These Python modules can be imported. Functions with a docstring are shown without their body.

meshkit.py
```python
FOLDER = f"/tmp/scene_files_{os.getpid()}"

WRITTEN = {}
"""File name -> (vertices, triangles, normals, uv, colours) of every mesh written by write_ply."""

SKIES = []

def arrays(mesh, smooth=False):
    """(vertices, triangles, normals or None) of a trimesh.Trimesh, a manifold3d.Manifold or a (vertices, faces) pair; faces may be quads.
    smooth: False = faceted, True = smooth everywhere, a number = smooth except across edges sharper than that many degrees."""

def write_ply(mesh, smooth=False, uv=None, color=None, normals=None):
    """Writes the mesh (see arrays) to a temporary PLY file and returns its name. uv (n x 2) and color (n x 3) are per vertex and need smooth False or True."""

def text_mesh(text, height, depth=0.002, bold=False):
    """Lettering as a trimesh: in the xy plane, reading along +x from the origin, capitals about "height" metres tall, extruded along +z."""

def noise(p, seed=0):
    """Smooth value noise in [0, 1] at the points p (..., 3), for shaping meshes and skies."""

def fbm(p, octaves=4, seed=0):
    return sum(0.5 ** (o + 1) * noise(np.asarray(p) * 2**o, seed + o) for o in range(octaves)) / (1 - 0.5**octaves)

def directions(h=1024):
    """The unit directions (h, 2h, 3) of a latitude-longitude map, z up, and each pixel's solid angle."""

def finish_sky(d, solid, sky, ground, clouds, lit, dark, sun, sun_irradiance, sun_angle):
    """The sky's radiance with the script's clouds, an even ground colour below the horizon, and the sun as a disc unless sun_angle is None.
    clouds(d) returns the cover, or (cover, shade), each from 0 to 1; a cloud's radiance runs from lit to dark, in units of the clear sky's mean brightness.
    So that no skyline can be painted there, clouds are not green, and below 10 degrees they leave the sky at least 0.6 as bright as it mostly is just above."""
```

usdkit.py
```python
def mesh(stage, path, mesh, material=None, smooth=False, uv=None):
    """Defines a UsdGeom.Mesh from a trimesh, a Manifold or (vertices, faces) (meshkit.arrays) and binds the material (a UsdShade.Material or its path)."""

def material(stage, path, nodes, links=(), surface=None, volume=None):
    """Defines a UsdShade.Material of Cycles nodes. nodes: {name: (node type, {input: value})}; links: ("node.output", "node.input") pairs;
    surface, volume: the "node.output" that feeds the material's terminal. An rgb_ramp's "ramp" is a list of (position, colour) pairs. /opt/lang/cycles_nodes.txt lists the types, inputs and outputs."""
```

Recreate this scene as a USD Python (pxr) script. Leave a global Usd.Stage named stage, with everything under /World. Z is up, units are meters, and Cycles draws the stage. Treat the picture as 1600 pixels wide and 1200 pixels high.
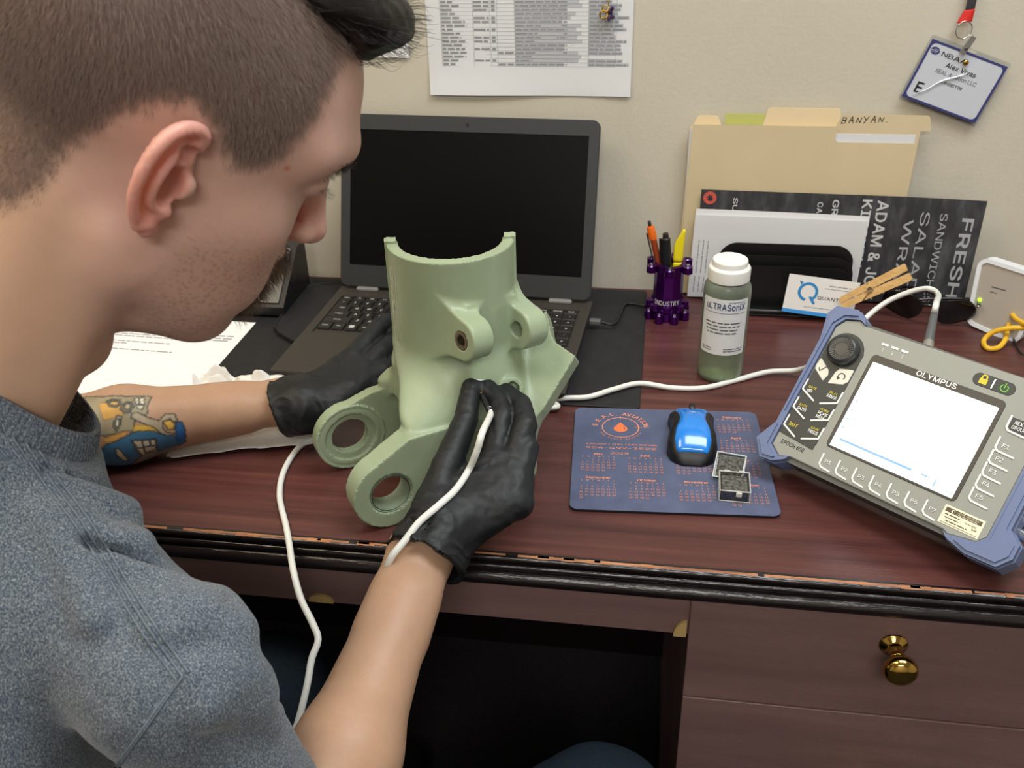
import math, random, calendar
import numpy as np, trimesh, usdkit, meshkit, manifold3d
from manifold3d import Manifold, CrossSection
from shapely import affinity, union_all
from shapely.geometry import Polygon, Point, LineString, MultiPolygon, box as sbox
from scipy.spatial import cKDTree
from pxr import Usd, UsdGeom, UsdLux, UsdShade, Sdf, Gf, Vt

stage = Usd.Stage.CreateInMemory()
UsdGeom.SetStageUpAxis(stage, 'Z')
UsdGeom.SetStageMetersPerUnit(stage, 1.0)
W = UsdGeom.Xform.Define(stage, '/World')
stage.SetDefaultPrim(W.GetPrim())
UsdGeom.Scope.Define(stage, '/World/Looks')

# ------------------------------------------------------------------ camera, lights, exposure
F, YAW, PITCH, ROLL = 1478., -.1616, .522, -.027
EYE = np.array([0, 0, 1.347])
_cy, _sy, _cp, _sp, _cr, _sr = math.cos(YAW), math.sin(YAW), math.cos(PITCH), math.sin(PITCH), math.cos(ROLL), math.sin(ROLL)
DIR = np.array([_sy * _cp, _cy * _cp, -_sp])
_r = np.array([_cy, -_sy, 0.]); _u = np.cross(_r, DIR)
RIGHT, UPV = _cr * _r + _sr * _u, -_sr * _r + _cr * _u
cam = UsdGeom.Camera.Define(stage, '/World/camera')
cm = np.eye(4); cm[0, :3], cm[1, :3], cm[2, :3], cm[3, :3] = RIGHT, UPV, -DIR, EYE
cam.AddTransformOp().Set(Gf.Matrix4d(cm.tolist()))
cam.CreateFocalLengthAttr(26.0)
cam.CreateHorizontalApertureAttr(26.0 * 1600 / F)
cam.CreateVerticalApertureAttr(26.0 * 1200 / F)
cam.CreateFStopAttr(10.0)
cam.CreateFocusDistanceAttr(.86)
cam.CreateClippingRangeAttr((.03, 100.))
cam.CreateExposureAttr(0.0)


def at(px, py, z=None, y=None, d=None):
    """The point of the room that the picture's pixel (px, py) shows, at height z, on the plane y, or at depth d."""
    v = DIR + (px - 800) / F * RIGHT - (py - 600) / F * UPV
    t = d if d is not None else (z - EYE[2]) / v[2] if z is not None else y / v[1]
    return EYE + t * v


def ceiling_lamp(name, x, y, w, h, power, color):
    l = UsdLux.RectLight.Define(stage, '/World/' + name)
    l.AddTranslateOp().Set((x, y, 2.585))
    l.CreateWidthAttr(w); l.CreateHeightAttr(h)
    l.CreateIntensityAttr(power); l.CreateColorAttr(Gf.Vec3f(*color))
    l.CreateNormalizeAttr(False)
    return l


ceiling_lamp('ceiling_lamp', -1.15, .35, 1.2, .6, 9.0, (1., .84, .62))
ceiling_lamp('ceiling_lamp_001', .55, .62, 1.2, .6, 13.0, (.93, .97, 1.))
ceiling_lamp('ceiling_lamp_002', .1, -1.5, 1.2, .6, 19.0, (1., .97, .92))

# ------------------------------------------------------------------ materials


def lin(c):
    c = np.asarray(c, float)
    c = c / 255. if c.max() > 1.001 else c
    return np.where(c <= .04045, c / 12.92, ((c + .055) / 1.055) ** 2.4)


MATS = {}


def mat(name, col=(128, 128, 128), rough=.5, metal=0., spec=.5, coat=0., coat_rough=.05, noise=None, noise2=None, bump=None, bump2=None, emit=None, trans=0., ior=1.5, sheen=0., sss=0., attr=None, rough_noise=None, sss_scale=.004):
    """noise: (scale, stretch, [(pos, sRGB), ...], detail); bump: (scale, stretch, distance, detail); attr: a colour primvar's name."""
    n = {'p': ('principled_bsdf', {'roughness': rough, 'metallic': metal, 'specular_ior_level': spec, 'coat_weight': coat, 'coat_roughness': coat_rough, 'transmission_weight': trans, 'ior': ior, 'base_color': lin(col)}), 't': ('texture_coordinate', {})}
    L = []
    if sheen:
        n['p'][1].update(sheen_weight=sheen, sheen_roughness=.5)
    if sss:
        n['p'][1].update(subsurface_weight=sss, subsurface_scale=sss_scale, subsurface_radius=(1., .35, .18), subsurface_method='random_walk')
    if emit:
        n['p'][1].update(emission_color=lin(emit[0]), emission_strength=emit[1])

    def tex(key, scale, stretch, detail, rough_=.55):
        n[key + 'm'] = ('mapping', {'scale': stretch})
        n[key] = ('noise_texture', {'scale': scale, 'detail': detail, 'roughness': rough_})
        L.extend([('t.object', key + 'm.vector'), (key + 'm.vector', key + '.vector')])

    src = None
    if attr:
        n['a'] = ('attribute', {'attribute': attr}); src = 'a.color'
    for key, nz in (('n1', noise), ('n2', noise2)):
        if nz:
            tex(key, nz[0], nz[1], nz[3] if len(nz) > 3 else 3)
            n[key + 'r'] = ('rgb_ramp', {'ramp': [(p, tuple(lin(c))) for p, c in nz[2]]})
            L.append((key + '.fac', key + 'r.fac'))
            if src is None:
                src = key + 'r.color'
            else:
                n[key + 'x'] = ('mix_color', {'blend_type': 'multiply', 'fac': 1.0}); L.extend([(src, key + 'x.a'), (key + 'r.color', key + 'x.b')]); src = key + 'x.result'
    if src:
        L.append((src, 'p.base_color'))
    last = None
    for key, b in (('b1', bump), ('b2', bump2)):
        if b:
            tex(key, b[0], b[1], b[3] if len(b) > 3 else 3)
            n[key + 'b'] = ('bump', {'strength': 1.0, 'distance': b[2]})
            L.append((key + '.fac', key + 'b.height'))
            if last:
                L.append((last, key + 'b.normal'))
            last = key + 'b.normal'
    if last:
        L.append((last, 'p.normal'))
    if rough_noise:
        tex('rn', rough_noise[0], rough_noise[1], 3)
        n['rr'] = ('map_range', {'from_min': .3, 'from_max': .7, 'to_min': rough_noise[2], 'to_max': rough_noise[3]})
        L.extend([('rn.fac', 'rr.value'), ('rr.result', 'p.roughness')])
    MATS[name] = usdkit.material(stage, '/World/Looks/' + name, n, L, surface='p.BSDF')
    return MATS[name]


def clear_mat(name, tint=(240, 245, 245), gloss=.04, edge=.5, rough=.08):
    """A thin clear film: mostly transparent, glossier at grazing angles."""
    MATS[name] = usdkit.material(stage, '/World/Looks/' + name, {
        'f': ('layer_weight', {'blend': .5}), 'w': ('math', {'math_type': 'power', 'value2': 4.}), 'm': ('math', {'math_type': 'multiply_add', 'value2': edge, 'value3': gloss}), 't': ('transparent_bsdf', {'color': lin(tint)}),
        'g': ('glossy_bsdf', {'color': (.95, .95, .95), 'roughness': rough}), 'x': ('mix_closure', {})},
        [('f.facing', 'w.value1'), ('w.value', 'm.value1'), ('m.value', 'x.fac'), ('t.BSDF', 'x.closure1'), ('g.BSDF', 'x.closure2')], surface='x.closure')
    return MATS[name]


I3 = (1, 1, 1)
# ------------------------------------------------------------------ prims
USED = {}


def numbered(path):
    k = USED.get(path, -1) + 1
    USED[path] = k
    return path if k == 0 else f'{path}_{k:03d}'


def tag(p, label=None, cat=None, group=None, kind=None):
    for k, v in (('label', label), ('category', cat), ('group', group), ('kind', kind)):
        if v:
            p.SetCustomDataByKey(k, v)


class Thing:
    def __init__(s, name, label=None, cat=None, loc=(0, 0, 0), group=None, kind=None):
        s.path = numbered('/World/' + name); s.loc = np.asarray(loc, float)
        x = UsdGeom.Xform.Define(stage, s.path); x.AddTranslateOp().Set(tuple(map(float, loc)))
        s.prim = x.GetPrim(); tag(s.prim, label, cat, group, kind)

    def part(s, name, mesh, m, smooth=30, parent=None, label=None, kind=None, attr=None):
        path = numbered((parent or s.path) + '/' + name)
        kind = kind or ('stuff' if name == 'lettering' else None)
        _mesh(path, mesh, m, smooth, s.loc, attr)
        tag(stage.GetPrimAtPath(path), label, None, None, kind)
        return path


def _mesh(path, mesh, m, smooth, loc, attr=None):
    if hasattr(mesh, 'to_mesh'):
        a = mesh.to_mesh(); mesh = trimesh.Trimesh(a.vert_properties[:, :3], a.tri_verts, process=False)
    elif isinstance(mesh, tuple):
        mesh = trimesh.Trimesh(mesh[0], meshkit.arrays(mesh)[1], process=False)
    mesh = trimesh.Trimesh(np.array(mesh.vertices) - loc, mesh.faces, process=False)
    o = usdkit.mesh(stage, path, mesh, MATS[m] if isinstance(m, str) else m, True if attr is not None else smooth)
    if attr is not None:
        UsdGeom.PrimvarsAPI(o).CreatePrimvar('col', Sdf.ValueTypeNames.Color3fArray, 'vertex').Set(Vt.Vec3fArray.FromNumpy(np.asarray(attr, np.float32)))
    return o


def solo(name, mesh, m, label=None, cat=None, loc=(0, 0, 0), smooth=30, group=None, kind=None):
    """A thing that is one mesh."""
    path = numbered('/World/' + name)
    o = _mesh(path, mesh, m, smooth, np.asarray(loc, float)); o.AddTranslateOp().Set(tuple(map(float, loc)))
    tag(o.GetPrim(), label, cat, group, kind)
    return path


# ------------------------------------------------------------------ shapes
def cat(*ms):
    out = []
    for m in ms:
        if hasattr(m, 'to_mesh'):
            a = m.to_mesh(); m = trimesh.Trimesh(a.vert_properties[:, :3], a.tri_verts, process=False)
        out.append(m)
    return trimesh.util.concatenate(out)


def frame(o, ex, ey=None, ez=None):
    """A 4 x 4 whose columns are the axes and the origin."""
    ex = np.asarray(ex, float); ex = ex / np.linalg.norm(ex)
    if ey is None:
        ez = np.asarray(ez, float); ey = np.cross(ez, ex)
    ey = np.asarray(ey, float); ey = ey - ex * (ey @ ex); ey /= np.linalg.norm(ey)
    T = np.eye(4); T[:3, 0], T[:3, 1], T[:3, 2], T[:3, 3] = ex, ey, np.cross(ex, ey), o
    return T


def put(m, T):
    if hasattr(m, 'to_mesh'):
        return m.transform(np.asarray(T)[:3, :4])
    m = m.copy(); m.apply_transform(T)
    return m


def move(m, x, y, z):
    T = np.eye(4); T[:3, 3] = x, y, z
    return put(m, T)


def bx(x0, x1, y0, y1, z0, z1):
    return Manifold.cube((x1 - x0, y1 - y0, z1 - z0)).translate((x0, y0, z0))


def rbox(w, d, h, r=.002, seg=8):
    """A box with rounded edges, its base on z = 0 and centred in x and y."""
    r = min(r, w / 2.01, d / 2.01, h / 2.01)
    s = Manifold.sphere(r, seg)
    return Manifold.batch_hull([s.translate((x, y, z)) for x in (r - w / 2, w / 2 - r) for y in (r - d / 2, d / 2 - r) for z in (r, h - r)])


def poly(p, h, bevel=0., z=0.):
    """A shapely polygon or a list of points, extruded h upwards from z, its rims chamfered."""
    if isinstance(p, (list, np.ndarray)):
        p = Polygon(p)
    if not bevel:
        return move(cat(*[trimesh.creation.extrude_polygon(g, h, engine='earcut') for g in getattr(p, 'geoms', [p])]), 0, 0, z)
    q = p.buffer(-bevel, join_style=2 if p.exterior.coords.__len__() < 10 else 1)
    a = lambda g, hh, zz: mani(trimesh.creation.extrude_polygon(g, hh, engine='earcut')).translate((0, 0, zz))
    if len(p.interiors) == 0 and p.convex_hull.area - p.area < 1e-9:
        e = 1e-5
        return Manifold.batch_hull([a(p, h - 2 * bevel, z + bevel), a(q, h, z)])
    return a(p, h - bevel, z) + a(q, h, z)


def mani(t):
    return Manifold(manifold3d.Mesh(np.asarray(t.vertices, np.float32), np.asarray(t.faces, np.uint32)))


def rrect(w, h, r, seg=6):
    return sbox(-w / 2 + r, -h / 2 + r, w / 2 - r, h / 2 - r).buffer(r, quad_segs=seg) if r > 0 else sbox(-w / 2, -h / 2, w / 2, h / 2)


def flat(p, z=0.):
    """A flat print: the triangulated shapely shape at height z."""
    ms = []
    for g in getattr(p, 'geoms', [p]):
        if g.is_empty or g.area <= 0:
            continue
        v, f = trimesh.creation.triangulate_polygon(g, engine='earcut')
        v = np.c_[v, np.full(len(v), z)]
        ms.append(trimesh.Trimesh(v, f, process=False))
    m = trimesh.util.concatenate(ms)
    n = m.face_normals[:, 2] < 0
    m.faces[n] = m.faces[n][:, ::-1]
    return m


def lathe(prof, seg=40):
    """The profile [(r, z), ...] turned about z."""
    p = np.array(prof, float); p[:, 0] = np.maximum(p[:, 0], 1e-5)
    a = np.arange(seg) / seg * 2 * np.pi
    v = np.stack([p[:, None, 0] * np.cos(a), p[:, None, 0] * np.sin(a), np.repeat(p[:, 1:2], seg, 1)], -1).reshape(-1, 3)
    i, j = np.meshgrid(np.arange(len(p) - 1), np.arange(seg), indexing='ij')
    k = (j + 1) % seg
    q = np.stack([i * seg + j, i * seg + k, (i + 1) * seg + k, (i + 1) * seg + j], -1).reshape(-1, 4)
    f = np.vstack([q[:, [0, 1, 2]], q[:, [0, 2, 3]]])
    return trimesh.Trimesh(v, f, process=False)


def spline(pts, n=12, closed=False):
    p = np.asarray(pts, float)
    q = np.vstack([p[-1], p, p[0], p[1]]) if closed else np.vstack([2 * p[0] - p[1], p, 2 * p[-1] - p[-2]])
    out = []
    for i in range(1, len(q) - 2):
        t = np.linspace(0, 1, n, endpoint=False)[:, None]
        a, b, c, d = q[i - 1:i + 3]
        out.append(.5 * (2 * b + (c - a) * t + (2 * a - 5 * b + 4 * c - d) * t ** 2 + (3 * b - a - 3 * c + d) * t ** 3))
    if not closed:
        out.append(p[-1:])
    return np.vstack(out)


def tube(path, r, seg=12, caps=True):
    """A round cable along the points; r one number or one per point."""
    p = np.asarray(path, float); r = np.broadcast_to(np.asarray(r, float), (len(p),))
    t = np.gradient(p, axis=0); t /= np.linalg.norm(t, axis=1, keepdims=True) + 1e-12
    u = np.cross(t[0], [0, 0, 1.]); u = u if np.linalg.norm(u) > .1 else np.cross(t[0], [1., 0, 0])
    us = []
    for k in t:
        u = u - k * (u @ k); u = u / np.linalg.norm(u); us.append(u)
    us = np.array(us); w = np.cross(t, us)
    a = np.arange(seg) / seg * 2 * np.pi
    v = (p[:, None] + r[:, None, None] * (us[:, None] * np.cos(a)[None, :, None] + w[:, None] * np.sin(a)[None, :, None])).reshape(-1, 3)
    i, j = np.meshgrid(np.arange(len(p) - 1), np.arange(seg), indexing='ij'); k = (j + 1) % seg
    q = np.stack([i * seg + j, i * seg + k, (i + 1) * seg + k, (i + 1) * seg + j], -1).reshape(-1, 4)
    f = [q[:, [0, 1, 2]], q[:, [0, 2, 3]]]
    if caps:
        n = len(v); v = np.vstack([v, p[:1], p[-1:]]); j = np.arange(seg); k = (j + 1) % seg; b = (len(p) - 1) * seg
        f += [np.stack([np.full(seg, n), k, j], 1), np.stack([np.full(seg, n + 1), b + j, b + k], 1)]
    return trimesh.Trimesh(v, np.vstack(f), process=False)


def sheet(nx, ny, fn, thick=.0003):
    """A closed thin sheet: fn(u, v) in [0, 1] gives points; its back lies thick below along the normals."""
    u, v = np.meshgrid(np.linspace(0, 1, nx), np.linspace(0, 1, ny), indexing='ij')
    p = fn(u, v)
    n = np.cross(np.gradient(p, axis=0), np.gradient(p, axis=1)); n /= np.linalg.norm(n, axis=-1, keepdims=True) + 1e-12
    a, b = p.reshape(-1, 3), (p - thick * n).reshape(-1, 3)
    i, j = np.meshgrid(np.arange(nx - 1), np.arange(ny - 1), indexing='ij'); i, j = i.ravel(), j.ravel()
    q = np.stack([i * ny + j, (i + 1) * ny + j, (i + 1) * ny + j + 1, i * ny + j + 1], 1)
    N = nx * ny
    ring = np.r_[np.arange(nx) * ny, (nx - 1) * ny + np.arange(1, ny), (np.arange(nx - 1)[::-1]) * ny + ny - 1, np.arange(1, ny - 1)[::-1]]
    r2 = np.roll(ring, -1)
    s = np.stack([ring, ring + N, r2 + N, r2], 1)
    Q = np.vstack([q, q[:, ::-1] + N, s])
    return trimesh.Trimesh(np.vstack([a, b]), np.vstack([Q[:, [0, 1, 2]], Q[:, [0, 2, 3]]]), process=False)


# lettering: flat shapes from the renderer's own lettering helper, kept per glyph
GLYPHS = {}


def glyph(ch, bold):
    k = (ch, bold)
    if k not in GLYPHS:
        m = meshkit.text_mesh(ch, 1.0, .1, bold)
        f = m.faces[(np.abs(m.face_normals[:, 2]) > .9) & (m.triangles_center[:, 2] > .09)]
        GLYPHS[k] = (union_all([Polygon(m.vertices[t][:, :2]).buffer(1e-4) for t in f]).simplify(.02).buffer(0), m.bounds[1][0])
    return GLYPHS[k]


def text(s, h, bold=False, w=None, simp=0., align='l', space=.12, track=0.):
    """The writing s as one flat shapely shape, capitals h tall, on the base line from x = 0; w fits its width."""
    x, out = 0., []
    for ch in s:
        if ch == ' ':
            x += .42 + track; continue
        g, adv = glyph(ch, bold)
        g = g.simplify(simp).buffer(0) if simp else g
        x0, _, x1, _ = g.bounds
        out.append(affinity.translate(g, x - x0, 0)); x += x1 - x0 + space + track
    x -= space + track
    sx = (w / x) if w else h
    g = MultiPolygon([q for o in out for q in getattr(o, 'geoms', [o]) if q.geom_type == 'Polygon'])
    g = affinity.scale(g, sx, h, origin=(0, 0))
    tot = x * sx
    return affinity.translate(g, {'l': 0, 'c': -tot / 2, 'r': -tot}[align], 0)


def tr(g, x, y, rot=0.):
    return affinity.translate(affinity.rotate(g, rot, origin=(0, 0)) if rot else g, x, y)


def many(gs):
    return MultiPolygon([q for g in gs for q in getattr(g, 'geoms', [g]) if q.geom_type == 'Polygon' and q.area > 0])


def stroke(pts, w):
    return LineString(pts).buffer(w / 2, quad_segs=3)


def scribble(rng, w, h):
    """A line of print too small to read: a row of word-long dashes."""
    out, x = [], 0.
    while x < w:
        l = min(h * rng.uniform(1.2, 5.), w - x)
        out.append(sbox(x, h * .1, x + l, h * .75)); x += l + h * .6
    return out

# ------------------------------------------------------------------ organic shapes: distance fields meshed as surface nets
def net(f, lo, hi, h, steps=2, B=8):
    """The surface f(p) = 0 inside the box lo..hi, as a mesh with cells of size h."""
    lo = np.asarray(lo, float); n = np.ceil((np.asarray(hi) - lo) / h).astype(int) + 1
    nb = -(-n // B); n = nb * B
    bc = np.stack(np.meshgrid(*[np.arange(k) for k in nb], indexing='ij'), -1).reshape(-1, 3)
    d = f(lo + (bc * B + (B - 1) / 2) * h)
    V = np.empty(n, np.float32)
    Vb = V.reshape(nb[0], B, nb[1], B, nb[2], B)
    Vb[...] = d.reshape(nb[0], 1, nb[1], 1, nb[2], 1)
    act = bc[np.abs(d) < h * B * 1.25]
    loc = np.stack(np.meshgrid(*[np.arange(B)] * 3, indexing='ij'), -1).reshape(-1, 3)
    for c in range(0, len(act), 1500):
        a = act[c:c + 1500]
        idx = (a[:, None] * B + loc[None]).reshape(-1, 3)
        V[idx[:, 0], idx[:, 1], idx[:, 2]] = f(lo + idx * h)
    S = V < 0
    q = [S[x:n[0] - 1 + x, y:n[1] - 1 + y, z:n[2] - 1 + z] for x in (0, 1) for y in (0, 1) for z in (0, 1)]
    mixed = np.logical_or.reduce(q) & ~np.logical_and.reduce(q)
    C = np.argwhere(mixed)
    ids = np.full(n - 1, -1, np.int64); ids[C[:, 0], C[:, 1], C[:, 2]] = np.arange(len(C))
    acc, cnt = np.zeros((len(C), 3)), np.zeros(len(C))
    cor = np.array([(x, y, z) for x in (0, 1) for y in (0, 1) for z in (0, 1)])
    val = np.stack([V[C[:, 0] + c[0], C[:, 1] + c[1], C[:, 2] + c[2]] for c in cor], 1)
    for a in range(8):
        for b in range(a + 1, 8):
            if np.abs(cor[a] - cor[b]).sum() == 1:
                k = (val[:, a] < 0) != (val[:, b] < 0)
                t = val[k, a] / (val[k, a] - val[k, b])
                acc[k] += cor[a] + t[:, None] * (cor[b] - cor[a]); cnt[k] += 1
    v = lo + (C + acc / cnt[:, None]) * h
    quads = []
    for ax in range(3):
        o1, o2 = np.eye(3, dtype=int)[(ax + 1) % 3], np.eye(3, dtype=int)[(ax + 2) % 3]
        sl = [slice(0, None)] * 3; s2 = list(sl); sl[ax] = slice(0, -1); s2[ax] = slice(1, None)
        E = np.argwhere(S[tuple(sl)] != S[tuple(s2)])
        E = E[(E[:, (ax + 1) % 3] > 0) & (E[:, (ax + 2) % 3] > 0) & (E[:, (ax + 1) % 3] < n[(ax + 1) % 3] - 1) & (E[:, (ax + 2) % 3] < n[(ax + 2) % 3] - 1)]
        g = lambda p: ids[p[:, 0], p[:, 1], p[:, 2]]
        Q = np.stack([g(E - o1 - o2), g(E - o2), g(E), g(E - o1)], 1)
        flip = ~S[E[:, 0], E[:, 1], E[:, 2]]
        Q[flip] = Q[flip][:, ::-1]
        quads.append(Q)
    Q = np.vstack(quads); Q = Q[(Q >= 0).all(1)]
    for _ in range(steps):
        g, d = grad(f, v, h * .25)
        v = v - np.clip(d / np.maximum((g ** 2).sum(1), .2), -h, h)[:, None] * g
    return trimesh.Trimesh(v, np.vstack([Q[:, [0, 1, 2]], Q[:, [0, 2, 3]]]), process=False)


def grad(f, v, e):
    d = f(v)
    return np.stack([(f(v + o) - f(v - o)) / (2 * e) for o in np.eye(3) * e], 1), d


def smin(a, b, k):
    h = np.clip(.5 + .5 * (b - a) / k, 0, 1)
    return b * (1 - h) + a * h - k * h * (1 - h)


def smax(a, b, k):
    return -smin(-a, -b, k)


def bone(p, a, b, r0, r1):
    """A capsule from a to b whose radius runs from r0 to r1."""
    a, b = np.asarray(a, float), np.asarray(b, float); ab = b - a
    t = np.clip(((p - a) @ ab) / (ab @ ab), 0, 1)
    return np.linalg.norm(p - a - t[:, None] * ab, axis=1) - (r0 + (r1 - r0) * t)


def blob(p, c, r, T=None):
    """An ellipsoid with the semi-axes r, turned by the 3 x 3 T (columns are its axes)."""
    q = p - np.asarray(c)
    if T is not None:
        q = q @ np.asarray(T)
    r = np.asarray(r, float)
    k0 = np.linalg.norm(q / r, axis=1); k1 = np.linalg.norm(q / r ** 2, axis=1)
    return np.where(k1 > 1e-9, k0 * (k0 - 1) / np.maximum(k1, 1e-9), -r.min())


def slab(p, c, hf, T=None, r=0.):
    """A box with half sizes hf, its edges rounded by r."""
    q = p - np.asarray(c)
    if T is not None:
        q = q @ np.asarray(T)
    q = np.abs(q) - np.asarray(hf) + r
    return np.linalg.norm(np.maximum(q, 0), axis=1) + np.minimum(q.max(1), 0) - r


def rod(p, a, b, r):
    """A cylinder with flat ends."""
    a, b = np.asarray(a, float), np.asarray(b, float); ab = b - a; L = np.linalg.norm(ab); ab = ab / L
    t = (p - a) @ ab
    d = np.linalg.norm(p - a - t[:, None] * ab, axis=1) - r
    e = np.abs(t - L / 2) - L / 2
    return np.minimum(np.maximum(d, e), 0) + np.hypot(np.maximum(d, 0), np.maximum(e, 0))


def poly2(q, pts):
    """The signed distance of the points q (n, 2) to a polygon."""
    P = np.asarray(pts, float); d = np.full(len(q), 1e9); s = np.ones(len(q))
    for i in range(len(P)):
        a, b = P[i], P[i - 1]; e = b - a; w = q - a
        t = np.clip((w @ e) / (e @ e), 0, 1)
        d = np.minimum(d, ((w - t[:, None] * e) ** 2).sum(1))
        c1, c2, c3 = q[:, 1] >= a[1], q[:, 1] < b[1], e[0] * w[:, 1] > e[1] * w[:, 0]
        s = np.where((c1 & c2 & c3) | (~c1 & ~c2 & ~c3), -s, s)
    return s * np.sqrt(d)


def prism(p, O, ex, ey, pts, h):
    """A polygon in the plane (O, ex, ey), h thick to either side."""
    ex, ey = np.asarray(ex, float), np.asarray(ey, float); ez = np.cross(ex, ey)
    q = p - np.asarray(O)
    d = poly2(np.stack([q @ ex, q @ ey], 1), pts); e = np.abs(q @ ez) - h
    return np.minimum(np.maximum(d, e), 0) + np.hypot(np.maximum(d, 0), np.maximum(e, 0))

# ------------------------------------------------------------------ the room
Z0 = .75            # desk top
YW = 1.335          # back wall
mat('wall_paint', (203, 197, 180), .75, bump=(220, I3, .0003), noise=(3, I3, [(.3, (199, 193, 175)), (.7, (207, 201, 185))]))
mat('side_paint', (205, 200, 190), .8)
mat('ceiling_tile', (232, 230, 224), .9)
mat('carpet', (46, 44, 46), 1., spec=.1, noise=(400, I3, [(.3, (36, 34, 36)), (.7, (58, 56, 58))]))
mat('mahogany', (96, 44, 40), .30, spec=.4, noise=(3.0, (1.1, 26, 26), [(.28, (66, 36, 35)), (.45, (80, 46, 43)), (.6, (89, 52, 48)), (.78, (104, 64, 57))], 5), bump=(9, (2, 60, 60), .00025), rough_noise=(4, (1, 4, 4), .26, .40))
mat('mahogany_front', (122, 96, 93), .42, spec=.5, noise=(2.4, (1.2, 1, 9), [(.3, (110, 84, 82)), (.7, (132, 105, 102))], 5), bump=(50, (2, 2, 20), .0002), rough_noise=(9, I3, .36, .5))
mat('dark_lacquer', (26, 19, 20), .24, spec=.6, bump=(60, (1, 8, 8), .0004))
mat('bare_wood', (170, 112, 74), .6, noise=(30, (1, 6, 6), [(.3, (120, 70, 46)), (.7, (190, 130, 88))]))
mat('brass', (196, 160, 82), .13, metal=1.)
mat('pale_wood', (190, 160, 105), .7)

solo('wall_back', bx(-2.2, 2.4, YW, YW + .1, 0, 2.6), 'wall_paint', kind='structure')
solo('wall_left', bx(-2.3, -2.2, -2.6, YW + .1, 0, 2.6), 'side_paint', kind='structure')
solo('wall_right', bx(2.4, 2.5, -2.6, YW + .1, 0, 2.6), 'side_paint', kind='structure')
solo('wall_front', bx(-2.3, 2.5, -2.7, -2.6, 0, 2.6), 'side_paint', kind='structure')
solo('floor', bx(-2.3, 2.5, -2.7, YW + .1, -.1, 0), 'carpet', kind='structure')
solo('ceiling', bx(-2.3, 2.5, -2.7, YW + .1, 2.6, 2.7), 'ceiling_tile', kind='structure')

# ------------------------------------------------------------------ the desk
YF = .6975
desk = Thing('desk', 'mahogany office desk with worn moulded edge under the laptop and mouse pad', 'desk', (0, 1.0, 0))
DX0, DX1 = -1.15, 1.05
desk.part('desktop', bx(DX0, DX1, YF + .004, YW - .004, Z0 - .032, Z0), 'mahogany')
# moulding: the profile (y, z) of a bead, a cove and a round nose, run along the front edge


def arc(cy, cz, r, a0, a1, n=8):
    return [(cy + r * math.cos(math.radians(a)), cz + r * math.sin(math.radians(a))) for a in np.linspace(a0, a1, n)]


def run(prof, x0, x1, jig=None, n=2):
    p = np.array(prof); k = len(p)
    xs = np.linspace(x0, x1, n)
    v = np.concatenate([np.c_[np.full(k, x), p] for x in xs])
    f = []
    for s in range(n - 1):
        for i in range(k):
            j = (i + 1) % k; a = s * k
            f += [[a + i, a + j, a + k + j], [a + i, a + k + j, a + k + i]]
    f += [[0, i + 1, i] for i in range(1, k - 1)] + [[(n - 1) * k, (n - 1) * k + i, (n - 1) * k + i + 1] for i in range(1, k - 1)]
    m = trimesh.Trimesh(v, f, process=False); m.fix_normals()
    return m


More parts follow.
